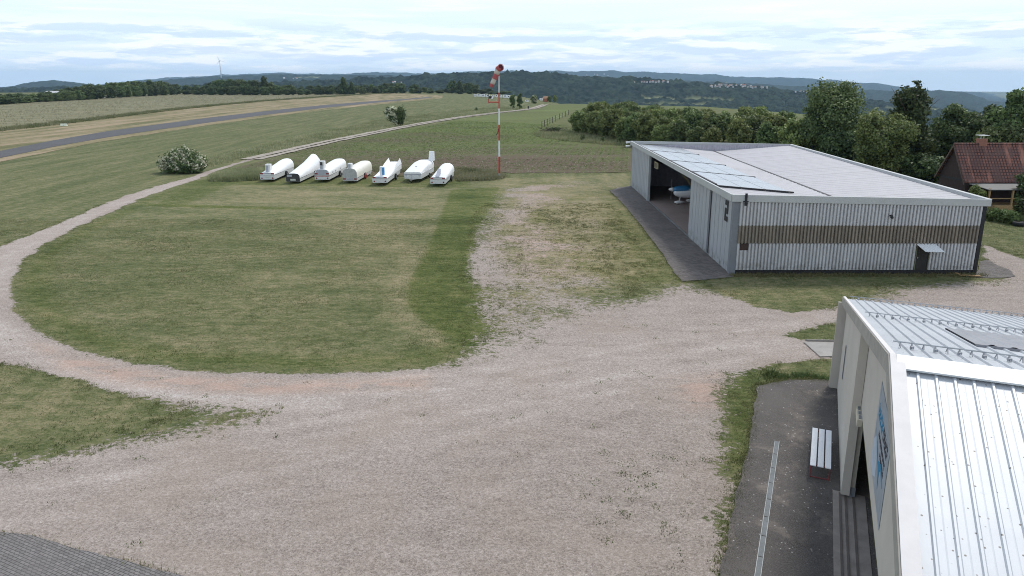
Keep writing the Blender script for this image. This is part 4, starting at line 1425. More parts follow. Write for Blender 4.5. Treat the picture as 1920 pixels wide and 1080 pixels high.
bannerpiece([[(0, 0), (1, 0), (1, 1), (0, 1)]], bn, simple('banner_cloth', (0.30, 0.335, 0.375), 0.6), 'cloth', ban)
M['ban_blue'] = simple('banner_blue', (0.015, 0.20, 0.36), 0.6)
M['ban_dark'] = simple('banner_black', (0.03, 0.032, 0.045), 0.6)
M['ban_pale'] = simple('banner_pale', (0.42, 0.48, 0.55), 0.6)
rnd = random.Random(4)


def letters(x0, x1, y0, y1, n):
    """block strokes of worn lettering"""
    out = []
    w = (x1 - x0) / n
    for i in range(n):
        a, e = x0 + i * w, x0 + (i + 0.78) * w
        out.append([(a, y0), (a + w * 0.24, y0), (a + w * 0.24, y1), (a, y1)])
        for f in rnd.sample((0.0, 0.42, 0.80), 2):
            q = y0 + (y1 - y0) * f
            out.append([(a + w * 0.24, q), (e, q), (e, q + (y1 - y0) * 0.2), (a + w * 0.24, q + (y1 - y0) * 0.2)])
    return out


bannerpiece(letters(0.10, 0.52, 0.66, 0.80, 6), bn - 0.006, M['ban_blue'], 'lettering', ban)
bannerpiece(letters(0.54, 0.93, 0.66, 0.80, 6), bn - 0.006, M['ban_dark'], 'lettering', ban)
bannerpiece(letters(0.28, 0.86, 0.53, 0.585, 16), bn - 0.006, M['ban_dark'], 'lettering', ban)
bannerpiece(letters(0.50, 0.84, 0.43, 0.48, 9), bn - 0.006, M['ban_dark'], 'lettering', ban)
bannerpiece([[(0.10, 0.50), (0.34, 0.36), (0.52, 0.29), (0.62, 0.15), (0.60, 0.32), (0.66, 0.40), (0.86, 0.34), (0.70, 0.47), (0.58, 0.42), (0.46, 0.36), (0.30, 0.42)]], bn - 0.006, M['ban_blue'], 'bird_mark', ban)
bannerpiece([[(0.0, 0.30), (0.16, 0.44), (0.36, 0.30), (0.40, 0.12), (0.24, 0.02), (0.0, 0.02)]], bn - 0.005, M['ban_pale'], 'pale_patch', ban)

# ------------------------------------------------------------------ bench and drain on the apron
bx, by_ = gp(1540, 838, 0.46)
p_far, p_near = gp(1540, 803, 0.46), gp(1537, 873, 0.46)
bl = math.hypot(p_far[0] - p_near[0], p_far[1] - p_near[1])
ba = math.atan2(p_far[0] - p_near[0], p_far[1] - p_near[1])
bw = gp(1556, 838, 0.46)[0] - gp(1519, 838, 0.46)[0]
bench = thing('bench', 'white three slat bench with thin red frame on the asphalt apron', 'bench', (bx, by_, 0), -ba)
for i in range(3):
    w = bw / 3
    MB().box(-bw / 2 + i * w + 0.022, -bw / 2 + (i + 1) * w - 0.022, -bl / 2, bl / 2, 0.43, 0.465).build('slat', simple('bench_white', (0.78, 0.79, 0.82), 0.5, 0, 0.4, 0.04, 3) if i == 0 else bpy.data.materials['bench_white'], bench, bevel=0.006)
for s in (-1, 1):
    y = s * (bl / 2 - 0.12)
    f = MB()
    for x in (-bw / 2 + 0.05, bw / 2 - 0.05):
        f.tube([(x, y, 0.43), (x, y + s * 0.10, 0.0)], 0.018, 6)
    f.tube([(-bw / 2 + 0.05, y + s * 0.09, 0.04), (bw / 2 - 0.05, y + s * 0.09, 0.04)], 0.016, 6)
    f.tube([(-bw / 2 + 0.04, y, 0.415), (bw / 2 - 0.04, y, 0.415)], 0.018, 6)
    f.build('leg_frame', simple('worn_red', (0.20, 0.035, 0.04), 0.6) if s < 0 else bpy.data.materials['worn_red'], bench)
dr = thing('drain_channel', 'long narrow steel drain channel set in the dark asphalt', 'drain')
a, b2 = Vector((*gp(1457, 828), 0)), Vector((*gp(1421, 1078), 0))
b2 = b2 + (b2 - a).normalized() * 1.0
t = (b2 - a).normalized()
nn = Vector((t.y, -t.x, 0))


def bar(p, q, w, z0, z1):
    m = MB()
    m.hexa([tuple(x) for x in (p - nn * w + Vector((0, 0, z0)), p + nn * w + Vector((0, 0, z0)), q + nn * w + Vector((0, 0, z0)), q - nn * w + Vector((0, 0, z0)),
                               p - nn * w + Vector((0, 0, z1)), p + nn * w + Vector((0, 0, z1)), q + nn * w + Vector((0, 0, z1)), q - nn * w + Vector((0, 0, z1)))])
    return m


gm = simple('grating', (0.10, 0.115, 0.125), 0.6, 0.2, 0.5, 0.2, 4)
m = MB()
dl = (b2 - a).length
for s in (-1, 1):
    q = bar(a + nn * s * 0.072, b2 + nn * s * 0.072, 0.010, -0.02, 0.024)
    m.add(q.v, q.f)
m.build('frame', simple('drain_edge', (0.24, 0.26, 0.27), 0.5, 0.3), dr)
k = 0
while k < dl - 0.05:
    e = min(k + 0.98, dl)
    bar(a + t * (k + 0.01), a + t * (e - 0.01), 0.058, -0.02, 0.018).build('grate', gm, dr)
    k += 1.0
tag(bar(Vector((*gp(1512, 640), 0)), Vector((*gp(1590, 641.5), 0)), 0.06, 0, 0.10).map(lambda p: p).build('kerb', M['concrete']), 'low concrete kerb beside the grass next to the near hangar', 'kerb')
for i, (p, q) in enumerate((((1800, 517), (1838, 519)), ((1790, 512), (1803, 518)))):
    p, q = Vector((*gp(*p), 0.03)), Vector((*gp(*q), 0.03))
    tt = (q - p).normalized()
    nn = Vector((tt.y, -tt.x, 0))
    tag(bar(p, q, 0.09, 0.0, 0.05).build('plank', M['wood']), ('long pale plank lying beside the hangar corner', 'short pale plank lying slanted beside the long plank')[i], 'plank')


# ------------------------------------------------------------------ grass and small plants (uncountable)
RNG = np.random.default_rng(7)


def blades(name, P, h, w, per, mat, spread=0.06, lean=0.35, seed=0, tint=(0.1, 0.9)):
    """P (n,2) tuft centres, h (n,) heights"""
    r = np.random.default_rng(seed)
    n = len(P)
    c = np.repeat(P, per, axis=0) + r.normal(0, spread, (n * per, 2))
    hh = np.repeat(np.broadcast_to(h, (n,)), per) * r.uniform(0.55, 1.15, n * per)
    a = r.uniform(0, 2 * PI, n * per)
    ww = np.broadcast_to(w, (n,)).repeat(per) * r.uniform(0.6, 1.3, n * per)
    la = r.uniform(0, 2 * PI, n * per)
    ll = hh * r.uniform(0, lean * 2, n * per)
    z0 = np.full(n * per, -0.05)
    dx, dy = np.cos(a) * ww, np.sin(a) * ww
    V = np.empty((n * per, 3, 3))
    V[:, 0] = np.column_stack([c[:, 0] - dx, c[:, 1] - dy, z0])
    V[:, 1] = np.column_stack([c[:, 0] + dx, c[:, 1] + dy, z0])
    V[:, 2] = np.column_stack([c[:, 0] + np.cos(la) * ll, c[:, 1] + np.sin(la) * ll, hh - 0.02])
    base = np.repeat(fbm(P[:, 0] * 0.35, P[:, 1] * 0.35, seed + 40, 3), per)
    t = np.clip(base * 1.3 - 0.15 + r.normal(0, 0.16, n * per), 0, 1) * (tint[1] - tint[0]) + tint[0]
    o = fast_mesh(name, V.reshape(-1, 3), np.arange(n * per * 3).reshape(-1, 3), mat, None, {'tint': np.repeat(t, 3)})
    o['kind'] = 'stuff'
    return o


def scatter_px(pts, n, seed):
    poly = px_poly(pts)
    r = np.random.default_rng(seed)
    lo, hi = poly.min(0), poly.max(0)
    out = []
    k = 0
    while k < n:
        q = r.uniform(lo, hi, (n * 3, 2))
        q = q[sdf(poly, q) > 0]
        out.append(q)
        k += len(q)
        if len(q) == 0:
            break
    return np.concatenate(out)[:n]


# short tufts where grass runs out into the gravel, and a rough nap on the nearer turf
m = (GRAV > 0.02) & (GRAV < 0.98) & (GP[:, 1] < 75)
idx = np.flatnonzero(m)
edge = GP[RNG.choice(idx, 46000)] + RNG.uniform(-0.13, 0.13, (46000, 2))
gv = grav_at(edge[:, 0], edge[:, 1])
keep = RNG.uniform(0, 1, len(edge)) > gv * 1.05
edge = edge[keep]
gate = fbm(edge[:, 0] * 2.2, edge[:, 1] * 2.2, 77, 4) > 0.42 + gv[keep] * 0.18
edge = edge[gate]
blades('grass', edge, RNG.uniform(0.03, 0.085, len(edge)), 0.014, 6, M['grass_blade'], 0.07, 0.5, 3)
idx = np.flatnonzero((GRAV < 0.2) & (GP[:, 1] < 66) & (GP[:, 1] > 14) & (np.abs(GP[:, 0]) < GP[:, 1] * 0.78 + 2))
turf = GP[RNG.choice(idx, 90000)] + RNG.uniform(-0.13, 0.13, (90000, 2))
blades('grass', turf, RNG.uniform(0.025, 0.065, len(turf)), 0.012, 4, M['grass_blade'], 0.10, 0.8, 5)
# lone weeds on the yard
idx = np.flatnonzero((GRAV > 0.9) & (GP[:, 1] < 45) & (GP[:, 1] > 10) & (np.abs(GP[:, 0]) < GP[:, 1] * 0.75))
wd = GP[RNG.choice(idx, 500)]
wd = wd[(fbm(wd[:, 0] * 0.12, wd[:, 1] * 0.12, 31, 3) > 0.52)]
near_r = scatter_px([(1040, 880), (1340, 830), (1350, 1000), (1290, 1075), (1100, 1000)], 45, 5)
wd = np.concatenate([wd[:70], near_r[:45]])
blades('weeds', wd, RNG.uniform(0.02, 0.06, len(wd)), 0.02, 16, M['leaf_mid'], 0.11, 0.9, 8)
# weeds along the wall and kerb
kl = np.array([gp(1450 + 120 * t, 703 + 6 * t + 3 * math.sin(t * 9)) for t in np.linspace(0, 1, 60)])
blades('weeds', kl + RNG.normal(0, 0.08, kl.shape), RNG.uniform(0.08, 0.22, len(kl)), 0.022, 16, M['leaf_mid'], 0.12, 0.7, 9)
kb = np.array([gp(1440 + 12 * RNG.random(), 698 + 10 * RNG.random()) for t in range(10)])
blades('weeds', kb, RNG.uniform(0.12, 0.28, len(kb)), 0.035, 20, M['leaf_mid'], 0.16, 0.8, 10)
ed = []
for a, b, n in (((1143, 357), (1172, 386), 90), ((1172, 386), (1204, 425), 130), ((1204, 425), (1238, 470), 130), ((1238, 470), (1268, 516), 120), ((1268, 516), (1282, 529), 50), ((1282, 529), (1370, 520), 90),
                ((1420, 724), (1409, 800), 160), ((1409, 800), (1394, 880), 170), ((1394, 880), (1376, 950), 90), ((1376, 950), (1350, 1080), 110), ((1420, 722), (1480, 711), 120), ((1480, 711), (1575, 714), 160),
                ((0, 998), (150, 1031), 30), ((150, 1031), (345, 1082), 30), ((1300, 442), (1370, 505), 40), ((1218, 376), (1300, 442), 60)):
    t = RNG.random(n)[:, None]
    ed.append(np.array(gp(*a)) + (np.array(gp(*b)) - np.array(gp(*a))) * t)
ed = np.concatenate(ed)
ed = ed + RNG.normal(0, 0.09, ed.shape)
blades('grass', ed, RNG.uniform(0.03, 0.11, len(ed)), 0.014, 7, M['grass_blade'], 0.09, 0.6, 25)
hl = np.column_stack([RNG.uniform(HX0, HXR0 + 0.5, 700), HY0 - RNG.uniform(0.1, 0.8, 700)])
blades('grass', hl, RNG.uniform(0.08, 0.25, len(hl)), 0.02, 6, M['grass_blade'], 0.10, 0.5, 11)
# tall unmown grass
T1 = [(380, 300), (480, 276), (560, 257), (640, 241), (715, 224), (790, 214), (870, 206), (935, 201), (985, 199), (975, 205.5), (925, 210), (860, 218.5), (740, 238), (620, 261), (510, 285.5), (430, 304), (390, 314)]
tg = scatter_px(T1, 9000, 11)
blades('tall_grass', tg, RNG.uniform(0.3, 0.7, len(tg)), 0.05, 5, M['tall_grass'], 0.30, 0.3, 12)
T2 = [(398, 337), (424, 329), (455, 325), (492, 323), (492, 337), (430, 340), (395, 339)]
t2 = scatter_px(T2, 3400, 12)
blades('tall_grass', t2, RNG.uniform(0.5, 1.0, len(t2)), 0.035, 7, M['tall_grass'], 0.22, 0.3, 26)
tg = np.concatenate([scatter_px([(492, 326), (560, 312), (860, 316), (935, 322), (948, 331), (935, 337), (856, 337), (845, 325), (600, 322)], 3200, 13),
                     scatter_px([(858, 318), (930, 320), (945, 332), (925, 338), (858, 340)], 1500, 14)])
blades('tall_grass', tg, RNG.uniform(0.25, 0.62, len(tg)), 0.035, 6, M['tall_grass'], 0.22, 0.4, 13)
me = px_poly(MEADOW_EDGE)
q = []
for a, b in zip(me[:-1], me[1:]):
    n = int(np.hypot(*(b - a)) * 14)
    t = RNG.random(n)[:, None]
    nn = np.array([-(b - a)[1], (b - a)[0]]) / np.hypot(*(b - a))
    q.append(a + (b - a) * t + nn * RNG.uniform(-1.2, 5.0, n)[:, None])
tg = np.concatenate(q)
blades('tall_grass', tg, RNG.uniform(0.5, 1.0, len(tg)), 0.10, 4, M['tall_grass'], 0.45, 0.3, 14, (0.0, 0.55))
mp = scatter_px(MEADOW_EDGE + [(700, 173.5), (600, 173), (400, 175), (200, 182), (0, 190), (-120, 195)], 9000, 15)
blades('meadow_grass', mp, RNG.uniform(0.4, 0.7, len(mp)), 0.10, 3, M['meadow_grass'], 0.7, 0.8, 15)
og = np.concatenate([scatter_px([(1005, 257), (1010, 246), (1060, 245), (1180, 262), (1330, 280), (1330, 292), (1180, 275), (1060, 265)], 3500, 16)])
blades('tall_grass', og, RNG.uniform(0.4, 1.0, len(og)), 0.06, 6, M['tall_grass'], 0.35, 0.3, 16, (0.05, 0.8))
gg = scatter_px([(1846, 400), (1930, 408), (1930, 424), (1846, 412)], 700, 17)
blades('weeds', gg, RNG.uniform(0.3, 0.9, len(gg)), 0.05, 8, M['leaf_mid'], 0.25, 0.5, 17)
# young crop plants in their rows
cp = scatter_px([(1180, 322), (880, 317), (480, 329), (460, 312), (570, 282), (690, 257), (860, 226), (1180, 240)], 30000, 18)
rot = R(9)
xr = cp[:, 0] * math.cos(rot) - cp[:, 1] * math.sin(rot)
yr = cp[:, 0] * math.sin(rot) + cp[:, 1] * math.cos(rot)
xr = np.round(xr / 0.75) * 0.75 + RNG.normal(0, 0.16, len(cp))
cp = np.column_stack([xr * math.cos(rot) + yr * math.sin(rot), -xr * math.sin(rot) + yr * math.cos(rot)])
cp = cp[fbm(cp[:, 0] * 0.05, cp[:, 1] * 0.09, 51, 4) + np.clip((cp[:, 1] - 120) / 300, -0.1, 0.25) > 0.42]
blades('crop_plants', cp, RNG.uniform(0.08, 0.22, len(cp)), 0.045, 4, leaf_mat('crop_leaf', (0.05, 0.085, 0.02), (0.17, 0.22, 0.06), 0.3), 0.12, 0.9, 19)


# ------------------------------------------------------------------ trees and shrubs
def leaf_cloud(name, lobes, n, size, seed, mat, parent, gaps=0.38, up=0.25, frac=0.0, mat2=None, name2=None, mask2=None, gs=1.6):
    """foliage of many small faces spread through overlapping lobes, with gaps"""
    r = np.random.default_rng(seed)
    lb = np.array(lobes, float)
    vol = (lb[:, 3] * lb[:, 4] * lb[:, 5]) ** (2 / 3)
    k = r.choice(len(lb), n * 2, p=vol / vol.sum())
    d = r.normal(size=(n * 2, 3))
    d /= np.linalg.norm(d, axis=1)[:, None]
    rr = np.clip(r.beta(3.2, 1.2, n * 2), 0.15, 1.0) + r.normal(0, 0.10, n * 2)
    p = lb[k, :3] + d * lb[k, 3:6] * rr[:, None]
    sc3 = gs / np.maximum(lb[:, 3:6].mean(), 0.1)
    nz = (fbm(p[:, 0] * sc3 + p[:, 2] * 0.7 * sc3, p[:, 1] * sc3 - p[:, 2] * 0.9 * sc3, seed, 3) + fbm(p[:, 2] * sc3 * 1.3 + 9, (p[:, 0] + p[:, 1]) * sc3 * 0.8, seed + 3, 3)) / 2
    ok = nz > gaps + r.normal(0, 0.03, n * 2)
    p, d, k, nz = p[ok][:n], d[ok][:n], k[ok][:n], nz[ok][:n]
    n = len(p)
    nrm = d * 0.7 + r.normal(0, 0.55, (n, 3)) + np.array([0, 0, up])
    nrm /= np.linalg.norm(nrm, axis=1)[:, None]
    a = np.cross(nrm, r.normal(size=(n, 3)))
    a /= np.linalg.norm(a, axis=1)[:, None] + 1e-9
    b = np.cross(nrm, a)
    s = size * r.uniform(0.55, 1.35, n)
    V = np.empty((n, 4, 3))
    V[:, 0] = p - a * s[:, None] * 0.5
    V[:, 1] = p + b * s[:, None] * 0.36 - nrm * s[:, None] * 0.08
    V[:, 2] = p + a * s[:, None] * 0.5
    V[:, 3] = p - b * s[:, None] * 0.36 - nrm * s[:, None] * 0.08
    t = np.clip((nz - gaps) * 1.6 + r.normal(0.25, 0.2, n) + r.uniform(-0.12, 0.12, len(lb))[k], 0, 1)
    sel = np.zeros(n, bool)
    if frac:
        cl = fbm(p[:, 0] * gs * 2.2 / size * 0.12 + p[:, 2], p[:, 1] * gs * 2.2 / size * 0.12 + p[:, 2] * 1.7, seed + 9, 3)
        sel = (r.random(n) < frac * 2) & (cl > 0.47)
        if mask2 is not None:
            sel &= mask2(p, r)
    out = []
    for nm, q, mm in ((name, ~sel, mat), (name2, sel, mat2)):
        c = int(q.sum())
        if not c or nm is None:
            continue
        out.append(fast_mesh(nm, V[q].reshape(-1, 3), np.arange(c * 4).reshape(-1, 4), mm, parent, {'tint': np.repeat(t[q], 4)}))
    return out


def trunk_mesh(par, h, r0, limbs, seed, lean=0.0, top=0.7):
    rr = random.Random(seed)
    b = MB()
    pts, rad = [], []
    for i in range(5):
        t = i / 4
        pts.append((lean * t * h + rr.uniform(-0.03, 0.03) * h * (t > 0), rr.uniform(-0.03, 0.03) * h * (t > 0), h * top * t))
        rad.append(r0 * (1.25 if i == 0 else 1 - 0.72 * t))
    b.tube(pts, rad, 7)
    for k in range(limbs):
        t = rr.uniform(0.35, 0.95)
        a = rr.uniform(0, 2 * PI)
        s = Vector(pts[min(3, int(t * 4))]).lerp(Vector(pts[min(4, int(t * 4) + 1)]), t * 4 % 1)
        ln = h * rr.uniform(0.16, 0.34)
        m1 = s + Vector((math.cos(a) * ln * 0.5, math.sin(a) * ln * 0.5, ln * 0.35))
        e = s + Vector((math.cos(a) * ln, math.sin(a) * ln, ln * 0.85))
        b.tube([s, m1, e], [r0 * 0.36, r0 * 0.22, r0 * 0.08], 5)
    return b.build('trunk', M['bark'], par, True)


def lobes_round(h, w, n, seed, low=0.25, jit=0.28, size=0.42):
    r = random.Random(seed)
    out = [(0, 0, h * 0.58, w * 0.34, w * 0.34, h * 0.30)]
    for i in range(n):
        t = (i + 0.5) / n
        z = h * (low + (0.93 - low) * t)
        env = math.sin(PI * min(1, max(0, (0.08 + 0.86 * t)))) ** 0.6
        a = i * 2.4 + r.uniform(-0.5, 0.5)
        q = w * 0.5 * env * r.uniform(0.35, 0.72)
        s = w * size * 0.5 * r.uniform(0.75, 1.25) * (0.6 + 0.4 * env)
        out.append((math.cos(a) * q, math.sin(a) * q, min(z, h - s * 0.8), s, s, s * r.uniform(0.7, 0.95)))
    return out


def lobes_cone(h, w, n, seed, low=0.15, pw=0.8, size=0.36):
    r = random.Random(seed)
    out = []
    for i in range(n):
        t = (i + 0.5) / n
        z = h * (low + (0.97 - low) * t)
        env = (1 - t) ** pw * 0.92 + 0.08
        if t < 0.15:
            env *= 0.75 + t
        for j in range(3 if env > 0.3 else 1):
            a = i * 1.9 + j * 2.1 + r.uniform(-0.5, 0.5)
            q = w * 0.5 * env * r.uniform(0.35, 0.8) if env > 0.14 else 0
            s = w * size * 0.5 * (0.35 + 0.75 * env) * r.uniform(0.8, 1.25)
            out.append((math.cos(a) * q, math.sin(a) * q, z, s, s, s * 0.75))
    return out


def tree(name, label, cat, x, y, h, lobes, n, size, seed, mat='leaf_mid', group=None, r0=0.16, limbs=6, lean=0.0, gaps=0.38, top=0.7, z=0.0, **kw):
    t = thing(name, label, cat, (x, y, z), 0, group)
    trunk_mesh(t, h, r0, limbs, seed, lean, top)
    leaf_cloud('crown', lobes, n, size, seed, M[mat], t, gaps, **kw)
    return t


# the tall trees behind hangar 2 and the house
def by_px(u, vtop, Y):
    return zat(u, vtop, Y)[0], zat(u, vtop, Y)[1]


x, h = by_px(1566, 148, 112)
lb = lobes_round(h, 10.4, 15, 3, 0.2, size=0.46)
lb += [(0.8, 0, h * 0.86, 1.9, 1.9, h * 0.13), (0.3, 0, h * 0.74, 2.9, 2.6, 2.2), (-2.6, -0.5, h * 0.62, 2.0, 2.0, 1.9), (-1.2, 0, h * 0.80, 1.6, 1.6, 1.5), (2.4, 0.3, h * 0.70, 1.8, 1.8, 1.9)]
tree('birch_tree', 'tall loose pale green birch behind the right end of the hangar roof', 'tree', x, 112, h, lb, 14000, 0.40, 21, 'leaf_birch', None, 0.22, 11, 0, 0.45)
x, h = by_px(1714, 147, 101)
tree('cone_tree', 'tall dark pointed tree rising above its neighbours behind the hangar', 'tree', x, 101, h, lobes_cone(h, 8.2, 11, 5, 0.12, 0.62, 0.46), 14000, 0.42, 22, 'leaf_dark', None, 0.25, 8, 0, 0.45)
x, h = by_px(1662, 205, 96)
tree('willow_tree', 'lower feathery grey green tree in front of the tall pointed tree', 'tree', x, 96, h, lobes_round(h, 9.0, 15, 8, 0.12, size=0.40), 14000, 0.34, 23, 'leaf_light', None, 0.18, 9, 0, 0.44)
for i, (u, v, Y, w, mt, lab) in enumerate((
        (1622, 214, 118, 8.5, 'leaf_dark', 'dark broad tree filling the gap between birch and pointed tree'),
        (1800, 195, 106, 8.0, 'leaf_mid', 'round crowned tree just right of the tall pointed tree'),
        (1868, 194, 103, 6.6, 'leaf_dark', 'dark tree above the ridge of the red tiled house'),
        (1915, 160, 92, 6.2, 'leaf_mid', 'tall tree at the right edge of the picture beyond the house'),
        (1762, 232, 112, 8.0, 'leaf_dark', 'dark tree in shade left of the house gable'),
        (1842, 222, 98, 7.0, 'leaf_dark', 'lower dark tree right behind the house chimney'),
        (1512, 232, 121, 7.0, 'leaf_mid', 'bushy tree between the orchard and the birch'),
        (1900, 228, 90, 7.0, 'leaf_mid', 'lower leafy tree overhanging the right end of the tiled roof'),
        (1735, 290, 93, 6.5, 'leaf_dark', 'short dark tree beside the hangar edge left of the house'),
        (1585, 245, 107, 8.0, 'leaf_dark', 'dark undergrowth tree beneath the pale birch'))):
    x, h = by_px(u, v, Y)
    tree('broadleaf_tree', lab, 'tree', x, Y, h, lobes_round(h, w, 13, 40 + i, 0.08, size=0.46), 9000, 0.42, 60 + i, mt, None, 0.2, 7, 0, 0.44)

# orchard rows
OR = 'fruit trees in the orchard rows'
protos = []
for i in range(4):
    t = thing('orchard_tree', 'leafy fruit tree standing in the orchard rows beyond the field', 'tree', (0, 0, 0), 0, OR)
    trunk_mesh(t, 6.0, 0.10, 6, 80 + i, 0, 0.65)
    leaf_cloud('crown', lobes_round(6.0, 5.0, 13, 90 + i, 0.16, size=0.44), 4200, 0.40, 100 + i, M['leaf_light' if i != 2 else 'leaf_mid'], t, 0.40)
    protos.append(t)
front = [gp(u, v) for u, v in ((1083, 251), (1180, 269), (1330, 291), (1500, 305))]
fl = np.array(front)
seg = np.concatenate([[0], np.cumsum(np.hypot(*np.diff(fl, axis=0).T))])
rr = random.Random(5)
cnt = 0
row_dir = np.array([math.sin(R(12)), math.cos(R(12))])
used = set()
for row in range(6):
    s = 0.5 + (row % 2) * 1.8
    while s < seg[-1] + 4:
        p = np.array([np.interp(s, seg, fl[:, 0]), np.interp(s, seg, fl[:, 1])]) + row_dir * (row * 11.0 + rr.uniform(-0.8, 0.8))
        s += 4.6 + rr.uniform(-0.5, 0.9)
        if row and rr.random() < 0.1:
            continue
        k = rr.randrange(4)
        o = protos[k] if k not in used else copy_tree(protos[k])
        used.add(k)
        f = rr.uniform(0.78, 1.08) * (1.0 + 0.12 * min(1, row) - 0.02 * row)
        o.location = (p[0], p[1], 0)
        o.scale = (f * rr.uniform(0.9, 1.15), f * rr.uniform(0.9, 1.15), f * rr.uniform(0.9, 1.1))
        o.rotation_euler = (0, 0, rr.uniform(0, 6.28))
        cnt += 1
for i, (u, v, hh) in enumerate(((1092, 266, 1.5), (1130, 268, 1.2), (1160, 270, 1.4), (1205, 272, 2.1), (1238, 276, 1.6))):
    x, y = gp(u, v)
    t = thing('young_tree', 'small young shrub in the long grass at the front of the orchard', 'shrub', (x, y, 0), 0, 'young shrubs at the orchard front')
    leaf_cloud('foliage', lobes_round(hh, hh * 0.8, 6, 200 + i, 0.1), 350, 0.26, 210 + i, M['leaf_mid'], t, 0.36)

# far hedges and woods beyond the airfield
HG = 'trees along the far side of the airfield'
hp = []
for i in range(5):
    t = thing('hedge_tree', 'dark green tree in the long belt beyond the runway meadow', 'tree', (0, 0, 0), 0, HG)
    trunk_mesh(t, 10, 0.22, 4, 300 + i, 0, 0.6)
    if i == 4:
        lbs = lobes_cone(10, 6.5, 9, 305, 0.05, 0.7, 0.44)
    else:
        lbs = lobes_round(10, 9.5 if i != 3 else 7.0, 12, 310 + i, 0.06, size=0.46)
    leaf_cloud('crown', lbs, 2600, 0.85, 320 + i, M[('leaf_dark', 'leaf_dark', 'leaf_mid', 'leaf_mid', 'leaf_dark')[i]], t, 0.38)
    hp.append(t)
top_prof = [(-60, 178), (0, 177), (40, 175), (70, 173), (100, 170), (130, 164), (165, 157), (200, 155), (240, 153), (280, 151), (320, 154), (345, 160), (385, 158), (400, 150), (440, 148), (470, 150),
            (500, 154), (540, 158), (600, 160), (640, 158), (700, 158), (740, 155), (780, 159), (810, 166), (835, 166), (850, 152), (885, 153), (900, 166), (930, 168), (960, 172)]
base_prof = [(-60, 199), (0, 196), (60, 192), (100, 190), (160, 187), (240, 182), (340, 177), (390, 178), (480, 178.5), (560, 178), (640, 177), (740, 175), (810, 175), (870, 175), (960, 177)]
rr = random.Random(9)
usedh = set()
u = -50
nh = 0
while u < 955:
    for row in range(2):
        uu = u + rr.uniform(-6, 6) + row * 9
        vb = np.interp(uu, [q[0] for q in base_prof], [q[1] for q in base_prof]) - row * 1.6
        vt = np.interp(uu, [q[0] for q in top_prof], [q[1] for q in top_prof])
        x, y = gp(uu, vb)
        if row == 0:
            vt = vt + (vb - vt) * rr.uniform(0.15, 0.55)
        else:
            vt = vt + rr.uniform(-1.5, 3.5)
        hh = zat(uu, vt, y)[1]
        k = rr.randrange(4)
        if 20 <= uu <= 150 and row == 0:
            k = 2
        o = hp[k] if k not in usedh else copy_tree(hp[k])
        usedh.add(k)
        f = max(hh, 2.0) / 10
        wf = f * rr.uniform(1.0, 1.5)
        wf = max(wf, 0.95)
        o.location = (x, y, 0)
        o.scale = (wf, wf, f)
        o.rotation_euler = (0, 0, rr.uniform(0, 6.28))
        nh += 1
    u += rr.uniform(9, 14)
for i, (uu, vt, vb, lab) in enumerate(((645, 143, 177, 'tall dark conical tree standing out of the middle of the far belt'), (660, 152, 177, 'shorter conical tree right beside the tall one in the belt'),
                                       (497, 141, 178, 'dark conical tree at the left part of the far belt'), (862, 150, 176, 'dark tall clump tree near the windsock in the distance'), (880, 154, 176, 'narrow dark tree at the right of the far clump'))):
    x, y = gp(uu, vb)
    o = hp[4] if i == 0 else copy_tree(hp[4])
    f = zat(uu, vt, y)[1] / 10
    o.location = (x, y, 0)
    o.scale = (f * 1.0, f * 1.0, f)
    o['label'] = lab
    if 'group' in o:
        del o['group']
print('orchard', cnt, 'hedge', nh)

# single bushes
x, y = gp(330, 327)
t = thing('flowering_bush', 'large rounded bush full of white blossom beside the bend of the gravel road', 'bush', (x, y + 2.4, 0))
trunk_mesh(t, 3.0, 0.12, 5, 400, 0, 0.5)
leaf_cloud('foliage', [(0, 0, 1.5, 3.0, 2.4, 1.6), (-1.6, 0, 1.2, 1.8, 1.8, 1.3), (1.7, 0, 1.3, 1.7, 1.8, 1.4), (0.2, 0, 2.4, 1.7, 1.6, 1.2), (-0.8, -1.0, 1.0, 2.0, 1.4, 1.1), (1.0, -1.2, 1.0, 1.8, 1.3, 1.1), (2.4, 0, 1.6, 1.0, 1.2, 0.8)],
           9000, 0.30, 401, M['leaf_dark'], t, 0.34, 0.25, 0.42, M['blossom'], 'blossom', lambda p, r: (p[:, 2] > 0.5) & (p[:, 0] > -2.9), 2.2)
x, y = gp(740, 236)
t = thing('flowering_bush', 'small tree with creamy blossom on its left half beside the farm track', 'bush', (x, y + 1.5, 0))
trunk_mesh(t, 4.0, 0.12, 5, 402, 0, 0.5)
leaf_cloud('foliage', [(-0.8, 0, 3.6, 2.2, 1.8, 1.8), (-1.6, 0, 4.3, 1.2, 1.2, 1.0), (1.5, 0, 3.3, 1.7, 1.7, 2.1), (0.4, 0, 1.7, 1.4, 1.4, 1.5), (1.3, 0, 1.7, 1.3, 1.3, 1.6), (-1.0, -0.6, 2.3, 1.4, 1.2, 1.2)],
           4500, 0.42, 403, M['leaf_dark'], t, 0.36, 0.25, 0.6, M['blossom'], 'blossom', lambda p, r: p[:, 0] < 0.7, 1.8)
